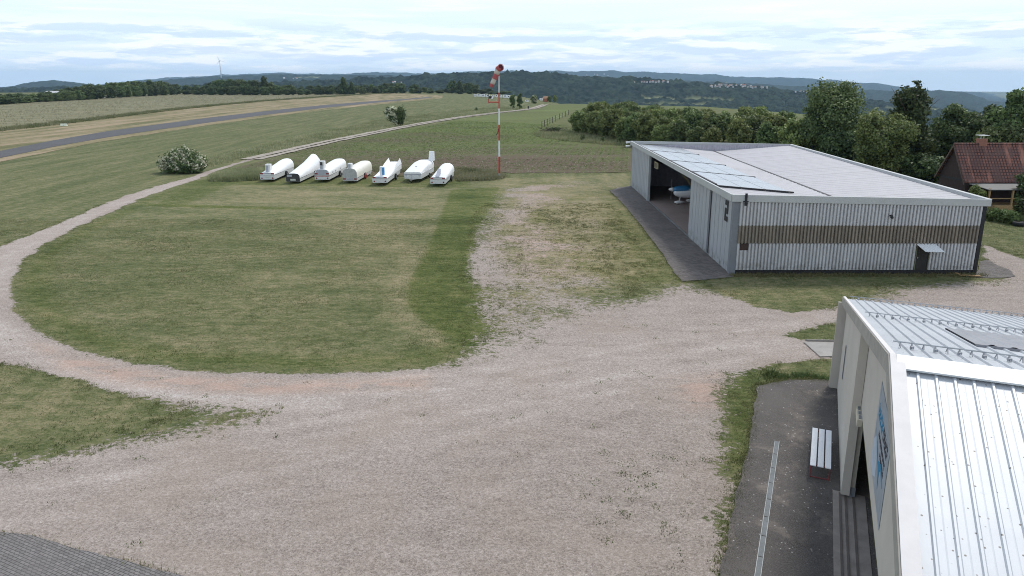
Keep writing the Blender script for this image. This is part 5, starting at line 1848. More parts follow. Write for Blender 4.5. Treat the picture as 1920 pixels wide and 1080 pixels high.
for i, (uu, vt, vb, w, mt, lab) in enumerate(((961, 176, 204, 15, 'leaf_mid', 'dull green bush right beside the windsock mast in the distance'), (974, 173, 204.5, 13, 'leaf_dark', 'darker bush at the right of the pair behind the windsock'),
                                              (1001, 177, 194, 17, 'leaf_mid', 'rounded bush beside the far bend of the farm track'), (1030, 179, 191.5, 9, 'leaf_mid', 'small bush left of the two in front of the orange hut'),
                                              (1040, 178, 192, 9, 'leaf_light', 'thin bush at the right end of the far track'))):
    x, y = gp(uu, vb)
    hh = zat(uu, vt, y)[1]
    ww = w * y / F_PX
    t = thing('bush', lab, 'bush', (x, y, 0))
    trunk_mesh(t, hh * 0.7, 0.1, 3, 410 + i, 0, 0.5)
    if i == 2:
        leaf_cloud('foliage', lobes_round(hh, ww, 9, 420 + i, 0.1), 1500, 0.55, 430 + i, M[mt], t, 0.36, 0.25, 0.3, M['blossom'], 'blossom', lambda p, r: p[:, 2] > 1.0, 1.6)
    else:
        leaf_cloud('foliage', lobes_round(hh, ww, 9, 420 + i, 0.1), 1500, 0.55, 430 + i, M[mt], t, 0.36)
x, y = gp(893, 207)
t = thing('low_bush', 'tiny dark bush alone in the mown grass left of the windsock', 'bush', (x, y, 0))
leaf_cloud('foliage', [(0, 0, 0.45, 0.7, 0.6, 0.5), (0.1, 0, 0.9, 0.3, 0.3, 0.5)], 350, 0.3, 440, M['leaf_dark'], t, 0.30)
# heap of dead branches at the orchard corner
x, y = gp(1035, 249)
b = MB()
rr = random.Random(3)
for i in range(80):
    a = rr.uniform(0, 2 * PI)
    c = Vector((rr.gauss(0, 1.3), rr.gauss(0, 0.6), rr.uniform(0.1, 1.0)))
    e = c + Vector((math.cos(a) * rr.uniform(0.8, 2.2), math.sin(a) * rr.uniform(0.5, 1.2), rr.uniform(-0.3, 0.9)))
    e.z = max(e.z, 0.05)
    b.tube([c, e], [0.07, 0.025], 4)
hp_ = thing('branch_heap', 'grey heap of dead branches at the corner of the orchard fence', 'brushwood', (x, y, 0))
b.build('branches', M['old_wood'], hp_)
leaf_cloud('dry_leaves', [(0.6, 0, 0.7, 1.5, 0.9, 0.7)], 500, 0.3, 441, M['leaf_dark'], hp_, 0.36)

# garden in front of the house
for i, (uu, vt, vb, Y, lab) in enumerate(((1833, 346, 392, 75.0, 'leafy garden bush against the brown gable wall'), (1868, 391, 414, 0, 'low green shrub below the porch'), (1890, 394, 418, 0, 'grey green garden shrub at the right of the lawn'),
                                          (1912, 372, 412, 0, 'dark shrub at the picture edge beside the porch'), (1852, 396, 410, 0, 'small shrub right next to the hangar corner post'))):
    if Y:
        x, h = zat(uu, vt, Y)
        y = Y - 3
        x, h = zat(uu, vt, y)
    else:
        x, y = gp(uu, vb)
        h = zat(uu, vt, y)[1]
    t = thing('garden_shrub', lab, 'shrub', (x, y, 0))
    leaf_cloud('foliage', lobes_round(max(h, 0.8), max(1.6, h * 0.85), 8, 450 + i, 0.05), 1400, 0.22, 460 + i, M[('leaf_light', 'leaf_mid', 'leaf_mid', 'leaf_dark', 'leaf_mid')[i]], t, 0.36)


# ------------------------------------------------------------------ glider trailers
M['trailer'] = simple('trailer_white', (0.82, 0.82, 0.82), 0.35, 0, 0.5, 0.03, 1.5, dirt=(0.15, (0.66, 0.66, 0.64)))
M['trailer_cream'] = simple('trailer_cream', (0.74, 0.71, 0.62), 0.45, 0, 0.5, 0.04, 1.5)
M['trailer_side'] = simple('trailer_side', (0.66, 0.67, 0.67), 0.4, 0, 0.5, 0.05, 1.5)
M['panel_grey'] = simple('rear_panel_grey', (0.40, 0.41, 0.46), 0.5, 0, 0.4, 0.10, 3)
M['panel_worn'] = simple('worn_rear_panel', (0.42, 0.42, 0.41), 0.6, 0, 0.4, 0.2, 5, dirt=(0.5, (0.22, 0.22, 0.23)))
M['panel_dark'] = simple('dark_rear_window', (0.045, 0.047, 0.055), 0.25, 0, 0.6, 0.15, 3)
M['seam'] = simple('trailer_seam', (0.05, 0.05, 0.08), 0.6)
M['plate'] = simple('number_plate', (0.55, 0.58, 0.50), 0.5)
M['sky_blue'] = simple('blue_sticker', (0.05, 0.30, 0.62), 0.5)


def arch(w, zs, zt, y, e=2.0, n=12, taper=1.0):
    pts = [(-w / 2, y, zs)]
    for i in range(n + 1):
        a = PI - PI * i / n
        c, s = math.cos(a), math.sin(a)
        pts.append((math.copysign(abs(c) ** (2 / e), c) * w / 2 * taper, y, zs + 0.02 + (zt - zs - 0.02) * abs(s) ** (2 / e)))
    pts.append((w / 2, y, zs))
    return pts


def rect(w, z0, z1, y, inset=0.0):
    return [(-w / 2 + inset, y, z0), (-w / 2, y, z1), (w / 2, y, z1), (w / 2 - inset, y, z0)]


def wheel(par, x, y, r=0.33, w=0.18, mat='rubber', rim='steel'):
    b = MB()
    prof = [(-w / 2, r * 0.62), (-w / 2, r * 0.92), (-w / 2 + 0.03, r), (w / 2 - 0.03, r), (w / 2, r * 0.92), (w / 2, r * 0.62)]
    n = 20
    secs = [[(x + a, y + q * math.cos(k * 2 * PI / n), r + q * math.sin(k * 2 * PI / n)) for k in range(n)] for a, q in prof]
    b.loft(secs, cap=False)
    t = b.build('wheel', M[mat], par, True)
    MB().tube([(x - w / 2 + 0.02, y, r), (x + w / 2 - 0.02, y, r)], r * 0.63, 14).build('rim', M[rim], t)


def tri(cx, y, cz, s):
    return MB().prism([(cx - s, cz - s * 0.8), (cx + s, cz - s * 0.8), (cx, cz + s * 0.9)], y - 0.012, y, axis=1)


TRG = 'glider trailers parked in a row'


def trailer(label, u0, u1, v, az, W, Ln, zr, zf, zs=0.86, zb=0.36, e=2.3, front_round=True, humps=None, wheel_y=0.52, body='trailer', rear='trailer', rw=None, z_gap=0.3, lamps='low'):
    x0, y0 = gp((u0 + u1) / 2, v)
    t = thing('glider_trailer', label, 'trailer', (x0, y0, 0), -R(az), TRG)
    rw = rw or W
    # lower hull
    secs = []
    for f in (0, 0.06, 0.25, 0.6, 0.86, 0.96, 1.0):
        w = rw + (W - rw) * min(1, f / 0.3)
        k = 1.0 if f < 0.9 else (0.9 if f < 0.98 else 0.62)
        secs.append(rect(w * k, zb + (0.12 if f > 0.9 else 0), zs, f * Ln, 0.04))
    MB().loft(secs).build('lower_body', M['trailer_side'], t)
    MB().loft([rect(rw + (W - rw) * min(1, f / 0.3) + 0.02 if f < 0.9 else W * 0.85, zs, zs + 0.04, f * Ln + (0.03 if f == 0 else 0)) for f in (0, 0.3, 0.9)]).build('lid_seam', M['seam'], t)
    secs = []
    for f in (0, 0.03, 0.15, 0.3, 0.45, 0.6, 0.75, 0.88, 0.95, 0.985, 1.0):
        w = rw + (W - rw) * min(1, f / 0.3)
        zt = zr + (zf - zr) * (min(1, f / 0.8) if humps is None else f)
        if humps:
            zt = np.interp(f, [q[0] for q in humps], [q[1] for q in humps])
        k = 1.0
        if front_round and f > 0.9:
            k = {0.95: 0.97, 0.985: 0.86, 1.0: 0.66}[f]
            zt = zs + (zt - zs) * (0.97 if f < 0.97 else 0.86 if f < 0.99 else 0.6)
        secs.append(arch(w * k, zs + 0.04, zt, f * Ln, e))
    MB().loft(secs).build('lid', M[body], t, True)
    for o in t.children:
        if o.name.startswith('lid') and 'seam' not in o.name:
            md = o.modifiers.new('edges', 'EDGE_SPLIT')
            md.split_angle = R(40)
    for s in (-1, 1):
        wheel(t, s * (W / 2 + 0.08), Ln * wheel_y, 0.37, 0.22)
        MB().loft([[(s * (W / 2 - 0.1), Ln * wheel_y + q * 0.42, 0.50 + (0.24 if abs(q) < 0.8 else 0.02)), (s * (W / 2 + 0.12), Ln * wheel_y + q * 0.42, 0.50 + (0.24 if abs(q) < 0.8 else 0.02)),
                   (s * (W / 2 + 0.12), Ln * wheel_y + q * 0.42, 0.53 + (0.24 if abs(q) < 0.8 else 0.02)), (s * (W / 2 - 0.1), Ln * wheel_y + q * 0.42, 0.53 + (0.24 if abs(q) < 0.8 else 0.02))] for q in (-1, -0.7, 0.7, 1)]).build('mudguard', M['dark'], t)
    MB().tube([(0, Ln * 0.98, 0.5), (0, Ln + 1.0, 0.45)], 0.05, 6).build('drawbar', M['steel'], t)
    for s in (-1, 1):
        lz = zs + 0.12 if lamps == 'low' else lamps
        MB().box(s * (rw / 2 - 0.24) - 0.18, s * (rw / 2 - 0.24) + 0.18, -0.035, 0.02, lz, lz + 0.16).build('tail_light', M['red_lens'], t)
        tri(s * (rw / 2 - 0.25), -0.014, zb + 0.20, 0.115).build('reflector', M['red_lens'], t)
    return t, Ln


def tower(t, x, y, w, d, z0, z1, mat='trailer', lean=0.0, name='tail_box'):
    o = MB().hexa([(x - w / 2, y, z0), (x + w / 2, y, z0), (x + w / 2, y + d * 1.3, z0), (x - w / 2, y + d * 1.3, z0),
                   (x - w / 2, y + lean, z1), (x + w / 2, y + lean, z1), (x + w / 2, y + d, z1), (x - w / 2, y + d, z1)]).build(name, M[mat], t, bevel=0.04)
    return o


def tower_face(o, t, x, y, w, z0, z1):
    MB().box(x - w * 0.32, x + w * 0.32, y - 0.012, y - 0.002, z0, z1).build('grey_stripe', M['panel_grey'], o)


# 1: leftmost
t, Ln = trailer('white trailer with upright tail box, leftmost in the row of trailers', 489.4, 514.4, 341, -1, 1.85, 9.6, 1.20, 2.05, 0.84, 0.30, 2.4)
o = tower(t, 0.02, 0.35, 0.62, 0.75, 0.9, 2.18)
tower_face(o, t, -0.05, 0.35, 0.5, 1.05, 2.0)
MB().box(-0.52, 0.52, -0.02, 0.01, 1.02, 1.12).build('vent_grille', M['panel_grey'], t)
MB().box(-0.26, 0.26, -0.03, 0.0, 0.56, 0.68).build('number_plate', M['plate'], t)
# 2: dark rear window, hump at the front
t, Ln = trailer('white wedge shaped trailer with dark glazed rear end, second from the left', 538, 562, 344, 0.5, 1.75, 11.0, 1.30, 2.3, 0.62, 0.22, 2.3, True,
                [(0, 1.28), (0.15, 1.45), (0.5, 1.95), (0.72, 2.25), (0.80, 2.75), (0.93, 2.72), (0.945, 2.4), (1, 2.3)], 0.62)
MB().prism([(-0.86, 0.24), (0.86, 0.24), (0.84, 0.98), (0.62, 1.22), (-0.62, 1.22), (-0.84, 0.98)], -0.045, -0.003, axis=1).build('rear_window', M['panel_dark'], t)
MB().box(-0.32, 0.34, -0.065, -0.046, 0.36, 0.58).build('number_plate', M['plate'], t)
MB().box(-0.7, -0.1, -0.055, -0.046, 0.84, 1.10).build('window_glint', M['panel_grey'], t)  # grey plate as a painted reflection on the dark glass
# 3: flat grey rear panel with red line
t, Ln = trailer('white trailer with tall rear panel, red line and lettered right side, third from the left', 591, 618, 341.5, 0.5, 1.9, 10.0, 1.62, 2.02, 0.80, 0.32, 3.0, True, None, 0.52, lamps=0.98)
MB().prism([(-0.84, 0.92), (0.84, 0.92), (0.72, 1.40), (0.5, 1.58), (-0.5, 1.58), (-0.72, 1.40)], -0.03, -0.002, axis=1).build('rear_panel', M['panel_grey'], t)
MB().box(-0.92, 0.92, -0.02, 0.0, 0.72, 0.80).build('red_line', M['red'], t)
o = tower(t, 0.0, 0.22, 0.62, 0.7, 1.45, 2.62)
tower_face(o, t, -0.06, 0.22, 0.5, 1.55, 2.3)
MB().box(-0.20, 0.10, 0.19, 0.219, 2.10, 2.50).build('dark_frame', M['panel_dark'], o)
for i, yy in enumerate((1.6, 3.0, 5.6)):
    MB().box(0.945, 0.955, yy, yy + 0.4, 0.98, 1.16).build('side_mark', M['panel_grey'], t)
# 4: cream tunnel shaped
t, Ln = trailer('cream tunnel shaped trailer with worn grey rear and red wheel, fourth from the left', 644, 669, 343, 2, 1.85, 9.0, 1.80, 1.92, 0.60, 0.24, 3.2, True, None, 0.45, 'trailer_cream', lamps=0.42)
MB().prism([(-0.90, 0.28), (0.90, 0.28), (0.90, 1.30), (0.72, 1.66), (0.4, 1.80), (-0.4, 1.80), (-0.72, 1.66), (-0.90, 1.30)], -0.03, -0.002, axis=1).build('rear_panel', M['panel_worn'], t)
MB().box(-0.22, 0.34, -0.05, -0.031, 0.42, 0.62).build('number_plate', M['panel_grey'], t)
o = tower(t, 0.0, 0.2, 0.50, 0.6, 1.6, 2.42)
tower_face(o, t, -0.04, 0.2, 0.42, 1.8, 2.3)
for ch in list(t.children):
    if ch.name.startswith('wheel'):
        wm = simple('red_wheel', (0.36, 0.055, 0.045), 0.7, 0, 0.3, 0.2, 5) if 'red_wheel' not in bpy.data.materials else bpy.data.materials['red_wheel']
        ch.data.materials[0] = wm
        for gch in ch.children:
            gch.data.materials[0] = wm
# 5: open top with two horns
t, Ln = trailer('low white trailer rising to two pointed horns at its front, fifth from the left', 699, 726, 348, 1, 1.85, 10.6, 1.02, 1.85, 0.80, 0.34, 5.0, False,
                [(0, 1.0), (0.2, 1.14), (0.5, 1.42), (0.8, 1.74), (1, 1.78)], 0.52, lamps=0.90)
for s in (-1, 1):
    MB().loft([[(s * 0.62, 4.2, 1.2), (s * 0.93, 4.2, 1.12), (s * 0.88, 4.2, 1.24)], [(s * 0.50, 8.2, 1.6), (s * 0.95, 8.2, 1.45), (s * 0.82, 8.2, 1.95)], [(s * 0.55, 10.4, 1.7), (s * 0.95, 10.4, 1.5), (s * 0.76, 10.4, 2.30)], [(s * 0.6, 10.6, 1.7), (s * 0.95, 10.6, 1.5), (s * 0.78, 10.6, 2.1)]]).build('horn', M['trailer'], t)
MB().box(-0.5, 0.52, -0.02, 0.0, 0.90, 1.02).build('vent_grille', simple('blue_grey_grille', (0.18, 0.22, 0.30), 0.5), t)
o = tower(t, 0.02, 0.8, 0.30, 0.55, 1.0, 2.22, name='tail_board')
MB().box(0.22, 0.42, 0.75, 1.15, 1.18, 2.12).build('blue_sticker', M['sky_blue'], o)
# 6: wide trailer seen nose on
x0, y0 = gp(774, 342)
t = thing('glider_trailer', 'wide white trailer with hitch and jockey wheel towards the yard, sixth from the left', 'trailer', (x0, y0, 0), -R(6), TRG)
W = 2.2
secs = []
for y, w, z in ((0, 2.15, 1.02), (0.05, 2.2, 1.04), (4, 2.3, 1.05), (8.0, 2.1, 1.05), (9.2, 1.2, 1.05)):
    secs.append(rect(w, 0.45, z, y, 0.03))
MB().loft(secs).build('lower_body', M['trailer_side'], t)
MB().loft([rect(2.16, 1.03, 1.08, 0.03), rect(2.24, 1.05, 1.09, 4), rect(2.0, 1.05, 1.09, 8.0)]).build('lid_seam', M['seam'], t)
MB().loft([arch(2.14, 1.07, 1.30, 0.0, 6), arch(2.2, 1.07, 1.42, 0.5, 5, taper=0.96), arch(2.26, 1.07, 1.80, 2.6, 4.5, taper=0.94), arch(2.3, 1.07, 2.10, 4.6, 4, taper=0.93), arch(2.3, 1.07, 2.12, 7.0, 3.4), arch(2.0, 1.07, 2.0, 8.3, 3), arch(1.3, 1.07, 1.6, 9.2, 2.6)]).build('lid', M['trailer'], t, True)
for o in t.children:
    if o.name.startswith('lid') and 'seam' not in o.name:
        o.modifiers.new('edges', 'EDGE_SPLIT').split_angle = R(38)
MB().hexa([(-0.62, 0.25, 1.30), (0.18, 0.25, 1.30), (0.20, 4.4, 2.05), (-0.50, 4.4, 2.05), (-0.62, 0.25, 1.36), (0.18, 0.25, 1.36), (0.20, 4.4, 2.14), (-0.50, 4.4, 2.14)]).build('roof_hatch', M['trailer'], t, bevel=0.02)
MB().box(-0.13, 0.05, 2.2, 2.4, 1.76, 1.80).build('hatch_handle', M['panel_grey'], t)
MB().box(-1.06, 1.06, -0.015, 0.0, 0.98, 1.04).build('front_rail', M['panel_grey'], t)
for s in (-1, 1):
    MB().box(s * 0.86 - 0.14, s * 0.86 + 0.14, -0.03, 0.0, 0.90, 0.98).build('marker_light', M['panel_grey'], t)
    wheel(t, s * 1.14, 4.6)
MB().tube([(-0.5, 0.3, 0.42), (0.0, -1.15, 0.42)], 0.05, 6).tube([(0.5, 0.3, 0.42), (0.0, -1.15, 0.42)], 0.05, 6).build('drawbar', M['steel'], t)
MB().tube([(-0.05, -0.55, 0.12), (-0.05, -0.55, 0.95)], 0.03, 6).tube([(-0.22, -0.55, 0.95), (0.1, -0.55, 0.95)], 0.02, 6).build('jockey_post', M['steel'], t)
MB().tube([(-0.10, -0.55, 0.11), (0.0, -0.55, 0.11)], 0.11, 12).build('jockey_wheel', M['rubber'], t)
MB().loft([[(0.55, 6.9, 2.0), (1.30, 6.9, 2.0), (1.30, 7.5, 2.0), (0.55, 7.5, 2.0)], [(0.62, 7.2, 3.22), (1.27, 7.2, 3.20), (1.27, 7.5, 3.20), (0.62, 7.5, 3.22)]]).build('upright_fin', M['trailer'], t)
# 7: rightmost
t, Ln = trailer('white round backed trailer with a grey striped tail, rightmost in the row of trailers', 807, 835, 349.5, 3, 1.9, 9.0, 1.15, 1.92, 0.80, 0.32, 2.4)
MB().hexa([(-0.25, -0.01, 1.0), (0.18, -0.01, 1.0), (0.16, 1.5, 1.36), (-0.2, 1.5, 1.36), (-0.25, 0.0, 1.20), (0.18, 0.0, 1.20), (0.16, 1.6, 1.95), (-0.2, 1.6, 1.95)]).build('tail_stripe', M['panel_grey'], t)
MB().box(-0.5, 0.5, -0.02, 0.01, 0.98, 1.08).build('vent_grille', M['panel_grey'], t)

# ------------------------------------------------------------------ windsock mast
mx, my = gp(936.3, 333)
ms = thing('windsock_mast', 'tall red and white banded mast standing at the edge of the field', 'mast', (mx, my, 0))
zz = [zat(936, v, my)[1] for v in (334, 325, 293.5, 263.5, 234, 203.5, 173.5, 143, 126)]
mats = ['steel', 'red', 'white_metal', 'red', 'white_metal', 'red', 'white_metal', 'red']
for i in range(8):
    r0 = 0.13 - 0.010 * i
    MB().tube([(0, 0, zz[i] if i else 0), (0, 0, zz[i + 1])], [r0, r0 - 0.004], 10).build('mast_section', M[mats[i]], ms)
MB().box(-0.5, 0.5, -0.5, 0.5, -0.02, 0.10).build('footing', M['concrete'], ms)
za = zat(936, 191.5, my)[1]
k = my / F_PX
ar = MB().tube([(0, 0, za), (-19 * k, 0, za)], 0.07, 6).tube([(-19 * k, 0, za - 0.15), (-19 * k, 0, za + 0.4)], 0.05, 6).build('side_arm', M['red'], ms)
dv = MB().tube([(-19 * k, 0, za + 0.4), (-19 * k, 0, za + 1.0)], 0.03, 6).tube([(-19 * k, 0, za + 0.4), (-19 * k, 0, za + 1.35)], 0.012, 5)
dv.box(-19 * k + 0.05, -19 * k + 0.40, -0.12, 0.12, za + 0.45, za + 0.75)
dv.build('weather_sensor', M['dark'], ar)
MB().tube([(-19 * k + 0.40, 0, za + 0.45), (-19 * k + 0.46, 0, za + 0.72)], [0.16, 0.10], 8).build('sensor_cup', M['white_metal'], ar)
zc = zat(936, 246, my)[1]
MB().tube([(-0.10, 0, zc), (-0.42, 0, zc - 0.55)], 0.04, 5).tube([(-0.1, 0, zc + 0.35), (-0.16, 0, zc - 0.1)], 0.05, 5).build('halyard_cleat', M['dark'], ms)
sk = thing('windsock', 'red and white striped windsock hanging limp from the mast top', 'windsock', (mx, my, 0))
a0 = Vector((0.0 * k, -0.12, zat(936, 127, my)[1]))
b0 = Vector((-14.5 * k, -0.12, zat(922, 163.5, my)[1]))
ax_ = (b0 - a0).normalized()
pp = [a0, a0.lerp(b0, 0.1), a0.lerp(b0, 0.34), a0.lerp(b0, 0.58), a0.lerp(b0, 0.84), b0]
rad = [0.42, 0.38, 0.34, 0.32, 0.29, 0.23]
M['sock_red'] = simple('sock_red', (0.42, 0.105, 0.105), 0.85, 0, 0.2, 0.12, 2)
M['sock_white'] = simple('sock_white', (0.55, 0.49, 0.42), 0.85, 0, 0.2, 0.08, 2)
for i in range(5):
    n = 4
    P = [pp[i].lerp(pp[i + 1], j / n) for j in range(n + 1)]
    rr_ = [(rad[i] + (rad[i + 1] - rad[i]) * j / n) * (1 + 0.06 * math.sin(i * 3 + j * 2)) for j in range(n + 1)]
    b = MB().tube(P, rr_, 14, cap=False)
    o = b.build('sock_band', M['sock_red' if i % 2 == 0 else 'sock_white'], sk, True)
    o.modifiers.new('cloth', 'SOLIDIFY').thickness = 0.012
c0 = a0 + Vector((0.26, -0.25, 0.05))
b = MB()
n = 18
u1 = Vector((0.30, -0.5, 0.1)).normalized()
p1 = u1.orthogonal().normalized()
p2 = u1.cross(p1)
b.tube([c0 + (p1 * math.cos(i * 2 * PI / n) + p2 * math.sin(i * 2 * PI / n)) * 0.40 for i in range(n + 1)], 0.04, 6, cap=False)
b.build('sock_ring', M['red'], sk)
MB().tube([c0 + u1 * 0.02, a0 + ax_ * 0.2], [0.39, 0.39], 18, cap=False).build('sock_mouth', M['sock_red'], sk, True)
MB().tube([c0 - u1 * 0.06, c0 - u1 * 0.05], [0.36, 0.36], 18).build('mouth_shade', simple('mouth_shade_red', (0.10, 0.02, 0.03), 0.9), sk)  # dark disc painted as the shaded inside of the sock

# ------------------------------------------------------------------ red tiled house with porch
def tiles():
    m, g = new_mat('red_roof_tiles')
    p = g.obj()
    x, y, z = g.xyz(p)
    br = g.n('ShaderNodeTexBrick')
    g.set(br.inputs['Vector'], g.vec(x, g.math('MULTIPLY', z, 1.25), 0.0))
    br.offset = 0.0
    br.inputs['Color1'].default_value = (0.150, 0.062, 0.048, 1)
    br.inputs['Color2'].default_value = (0.215, 0.085, 0.062, 1)
    br.inputs['Mortar'].default_value = (0.030, 0.016, 0.015, 1)
    br.inputs['Scale'].default_value = 1.0
    br.inputs['Mortar Size'].default_value = 0.045
    br.inputs['Brick Width'].default_value = 0.30
    br.inputs['Row Height'].default_value = 0.34
    n = g.noise(p, 0.55, 5, 0.7)
    c = g.mix(g.step(n, 0.42, 0.62, 0, 0.75), br.outputs[0], (0.105, 0.058, 0.052))
    n2 = g.noise(g.scale(p, (1.3, 0.2, 0.2)), 1.0, 4, 0.6)
    c = g.mix(g.step(n2, 0.54, 0.66, 0, 0.6), c, (0.40, 0.17, 0.12))  # lighter red highlights painted into the tile colour
    g.out(g.bsdf(c, 0.7, 0, g.bump(br.outputs[1], -0.8, 0.05), 0.3))
    return m


M['tiles'] = tiles()
M['house_brown'] = simple('dark_brown_boards', (0.055, 0.038, 0.036), 0.85, 0, 0.2, 0.2, 1.5, stretch=(6, 6, 0.4))
M['porch_roof'] = simple('porch_sheet', (0.13, 0.133, 0.13), 0.6, 0, 0.3, 0.1, 1)
YH = 76.4
hx, rzh = zat(1795, 271.5, YH)
ez = 2.62
yf, yb = 74.0, 78.8
hs = thing('tiled_house', 'small dark brown house with red tiled gable roof and open porch', 'house', (hx, YH, 0))
XW = 15.0


def hloc(p):
    return (p[0] - hx, p[1] - YH, p[2])


xg = hx - 0.35


def roofslab(y0, z0, y1, z1, name):
    b = MB()
    nrm = Vector((0, z1 - z0, -(y1 - y0))).normalized() * 0.10
    if nrm.z < 0:
        nrm = -nrm
    b.hexa([hloc(q) for q in ((xg, y0, z0), (hx + XW, y0, z0), (hx + XW, y1, z1), (xg, y1, z1),
                              (xg, y0 + nrm.y, z0 + nrm.z), (hx + XW, y0 + nrm.y, z0 + nrm.z), (hx + XW, y1 + nrm.y, z1 + nrm.z), (xg, y1 + nrm.y, z1 + nrm.z))])
    return b.build(name, M['tiles'], hs)


rf = roofslab(yf - 0.25, ez - 0.35, YH, rzh, 'roof')
roofslab(yb + 0.25, ez - 0.35, YH, rzh, 'roof')
MB().tube([hloc((xg - 0.02, YH, rzh + 0.08)), hloc((hx + XW, YH, rzh + 0.08))], 0.13, 8).build('ridge_tiles', M['tiles'], rf)
MB().box(1.0 + 1.2, 1.0 + 2.0, -0.2, 0.5, rzh - 0.6, rzh + 0.62).build('chimney', simple('chimney_brick', (0.30, 0.14, 0.10), 0.85, 0, 0.2, 0.2, 6), rf)
MB().box(2.1, 3.1, -0.3, 0.6, rzh + 0.95, rzh + 1.0).box(2.25, 2.3, -0.15, -0.1, rzh + 0.62, rzh + 0.95).box(2.9, 2.95, 0.4, 0.45, rzh + 0.62, rzh + 0.95).build('chimney_cowl', M['steel'], rf)
b = MB()
b.prism([(yf - YH, 0), (yb - YH, 0), (yb - YH, ez - 0.1), (0, rzh - 0.15), (yf - YH, ez - 0.1)], 0.0, 0.2, axis=0)
b.build('gable_wall', M['house_brown'], hs)
MB().box(0.2, XW, yf - YH, yf - YH + 0.2, 0, ez - 0.1).build('front_wall', M['house_brown'], hs)
MB().box(0.2, XW, yb - YH - 0.2, yb - YH, 0, ez - 0.1).build('back_wall', M['house_brown'], hs)
b = MB()
for s, y0 in ((1, yf - 0.25), (-1, yb + 0.25)):
    b.hexa([hloc(q) for q in ((xg - 0.04, y0, ez - 0.55), (xg + 0.04, y0, ez - 0.55), (xg + 0.04, YH, rzh - 0.2), (xg - 0.04, YH, rzh - 0.2),
                              (xg - 0.04, y0, ez - 0.33), (xg + 0.04, y0, ez - 0.33), (xg + 0.04, YH, rzh + 0.05), (xg - 0.04, YH, rzh + 0.05))])
b.build('barge_board', simple('barge_wood', (0.11, 0.075, 0.06), 0.8), hs)
MB().box(-0.03, 0.0, yf - YH + 0.1, yb - YH - 0.1, ez - 0.35, ez - 0.1).build('gable_beam', M['dark'], hs)
MB().box(-0.025, 0.0, -0.45, 0.45, rzh - 1.75, rzh - 0.95).build('gable_hatch', M['house_brown'], hs)
# porch
pz0 = ez - 0.42
b = MB()
b.hexa([hloc(q) for q in ((hx + 0.1, yf - 0.3, pz0 - 0.05), (hx + XW, yf - 0.3, pz0 - 0.05), (hx + XW, yf - 2.6, pz0 - 0.35), (hx + 0.8, yf - 2.6, pz0 - 0.35),
                          (hx + 0.1, yf - 0.3, pz0 + 0.02), (hx + XW, yf - 0.3, pz0 + 0.02), (hx + XW, yf - 2.6, pz0 - 0.28), (hx + 0.8, yf - 2.6, pz0 - 0.28))])
b.build('porch_roof', M['porch_roof'], hs)
for xx, yy in ((0.95, -2.45), (3.3, -2.45), (5.8, -2.45), (0.5, -0.5)):
    MB().box(xx, xx + 0.16, yf - YH + yy, yf - YH + yy + 0.16, 0.0, pz0 - 0.2).build('porch_post', M['wood'], hs)
MB().box(0.95, 6.0, yf - YH - 2.42, yf - YH - 2.36, 0.95, 1.03).box(0.5, 0.56, yf - YH - 2.4, yf - YH - 0.4, 0.95, 1.03).build('porch_rail', M['wood'], hs)
MB().box(0.4, 6.2, yf - YH - 2.7, yf - YH, -0.02, 0.22).build('porch_deck', M['wood'], hs)
sx, sy = gp(1868, 393)
wp = thing('wood_pile', 'low pile of pale boards lying in front of the porch', 'wood pile', (sx + 0.6, sy, 0))
for i in range(4):
    MB().box(-1.2 + i * 0.1, 1.3 - i * 0.12, -0.3 + i * 0.05, 0.1 + i * 0.08, i * 0.1, i * 0.1 + 0.085).build('board', M['wood'], wp)
sx, sy = gp(1851, 396)
gt = thing('garden_table', 'white plastic garden table half hidden behind the hangar corner', 'table', (sx + 0.2, sy + 2, 0))
MB().box(-0.6, 0.6, -0.4, 0.4, 0.68, 0.74).build('table_top', M['white_metal'], gt, bevel=0.02)
for a in (-0.5, 0.5):
    for c in (-0.32, 0.32):
        MB().tube([(a, c, 0), (a * 0.92, c * 0.92, 0.68)], 0.035, 6).build('leg', M['white_metal'], gt)
sx, sy = gp(1910, 423)
tp = thing('tyre_planter', 'black round planter tub lying on the lawn below the porch', 'planter', (sx, sy, 0))
n = 16
MB().loft([[(q * math.cos(i * 2 * PI / n), q * math.sin(i * 2 * PI / n), z) for i in range(n)] for q, z in ((0.42, 0), (0.52, 0.12), (0.50, 0.30), (0.40, 0.36), (0.34, 0.30))], cap=False).build('tub', M['rubber'], tp, True)
MB().loft([[(0.36 * math.cos(i * 2 * PI / n), 0.36 * math.sin(i * 2 * PI / n), z) for i in range(n)] for z in (0.2, 0.29)]).build('soil', M['old_wood'], tp)
tree('garden_tree', 'leafy branches hanging over the right end of the porch', 'tree', zat(1918, 345, 71.5)[0] + 0.4, 71.5, 4.2, lobes_round(4.2, 2.6, 9, 470, 0.15), 1600, 0.24, 471, 'leaf_dark', None, 0.07, 4)

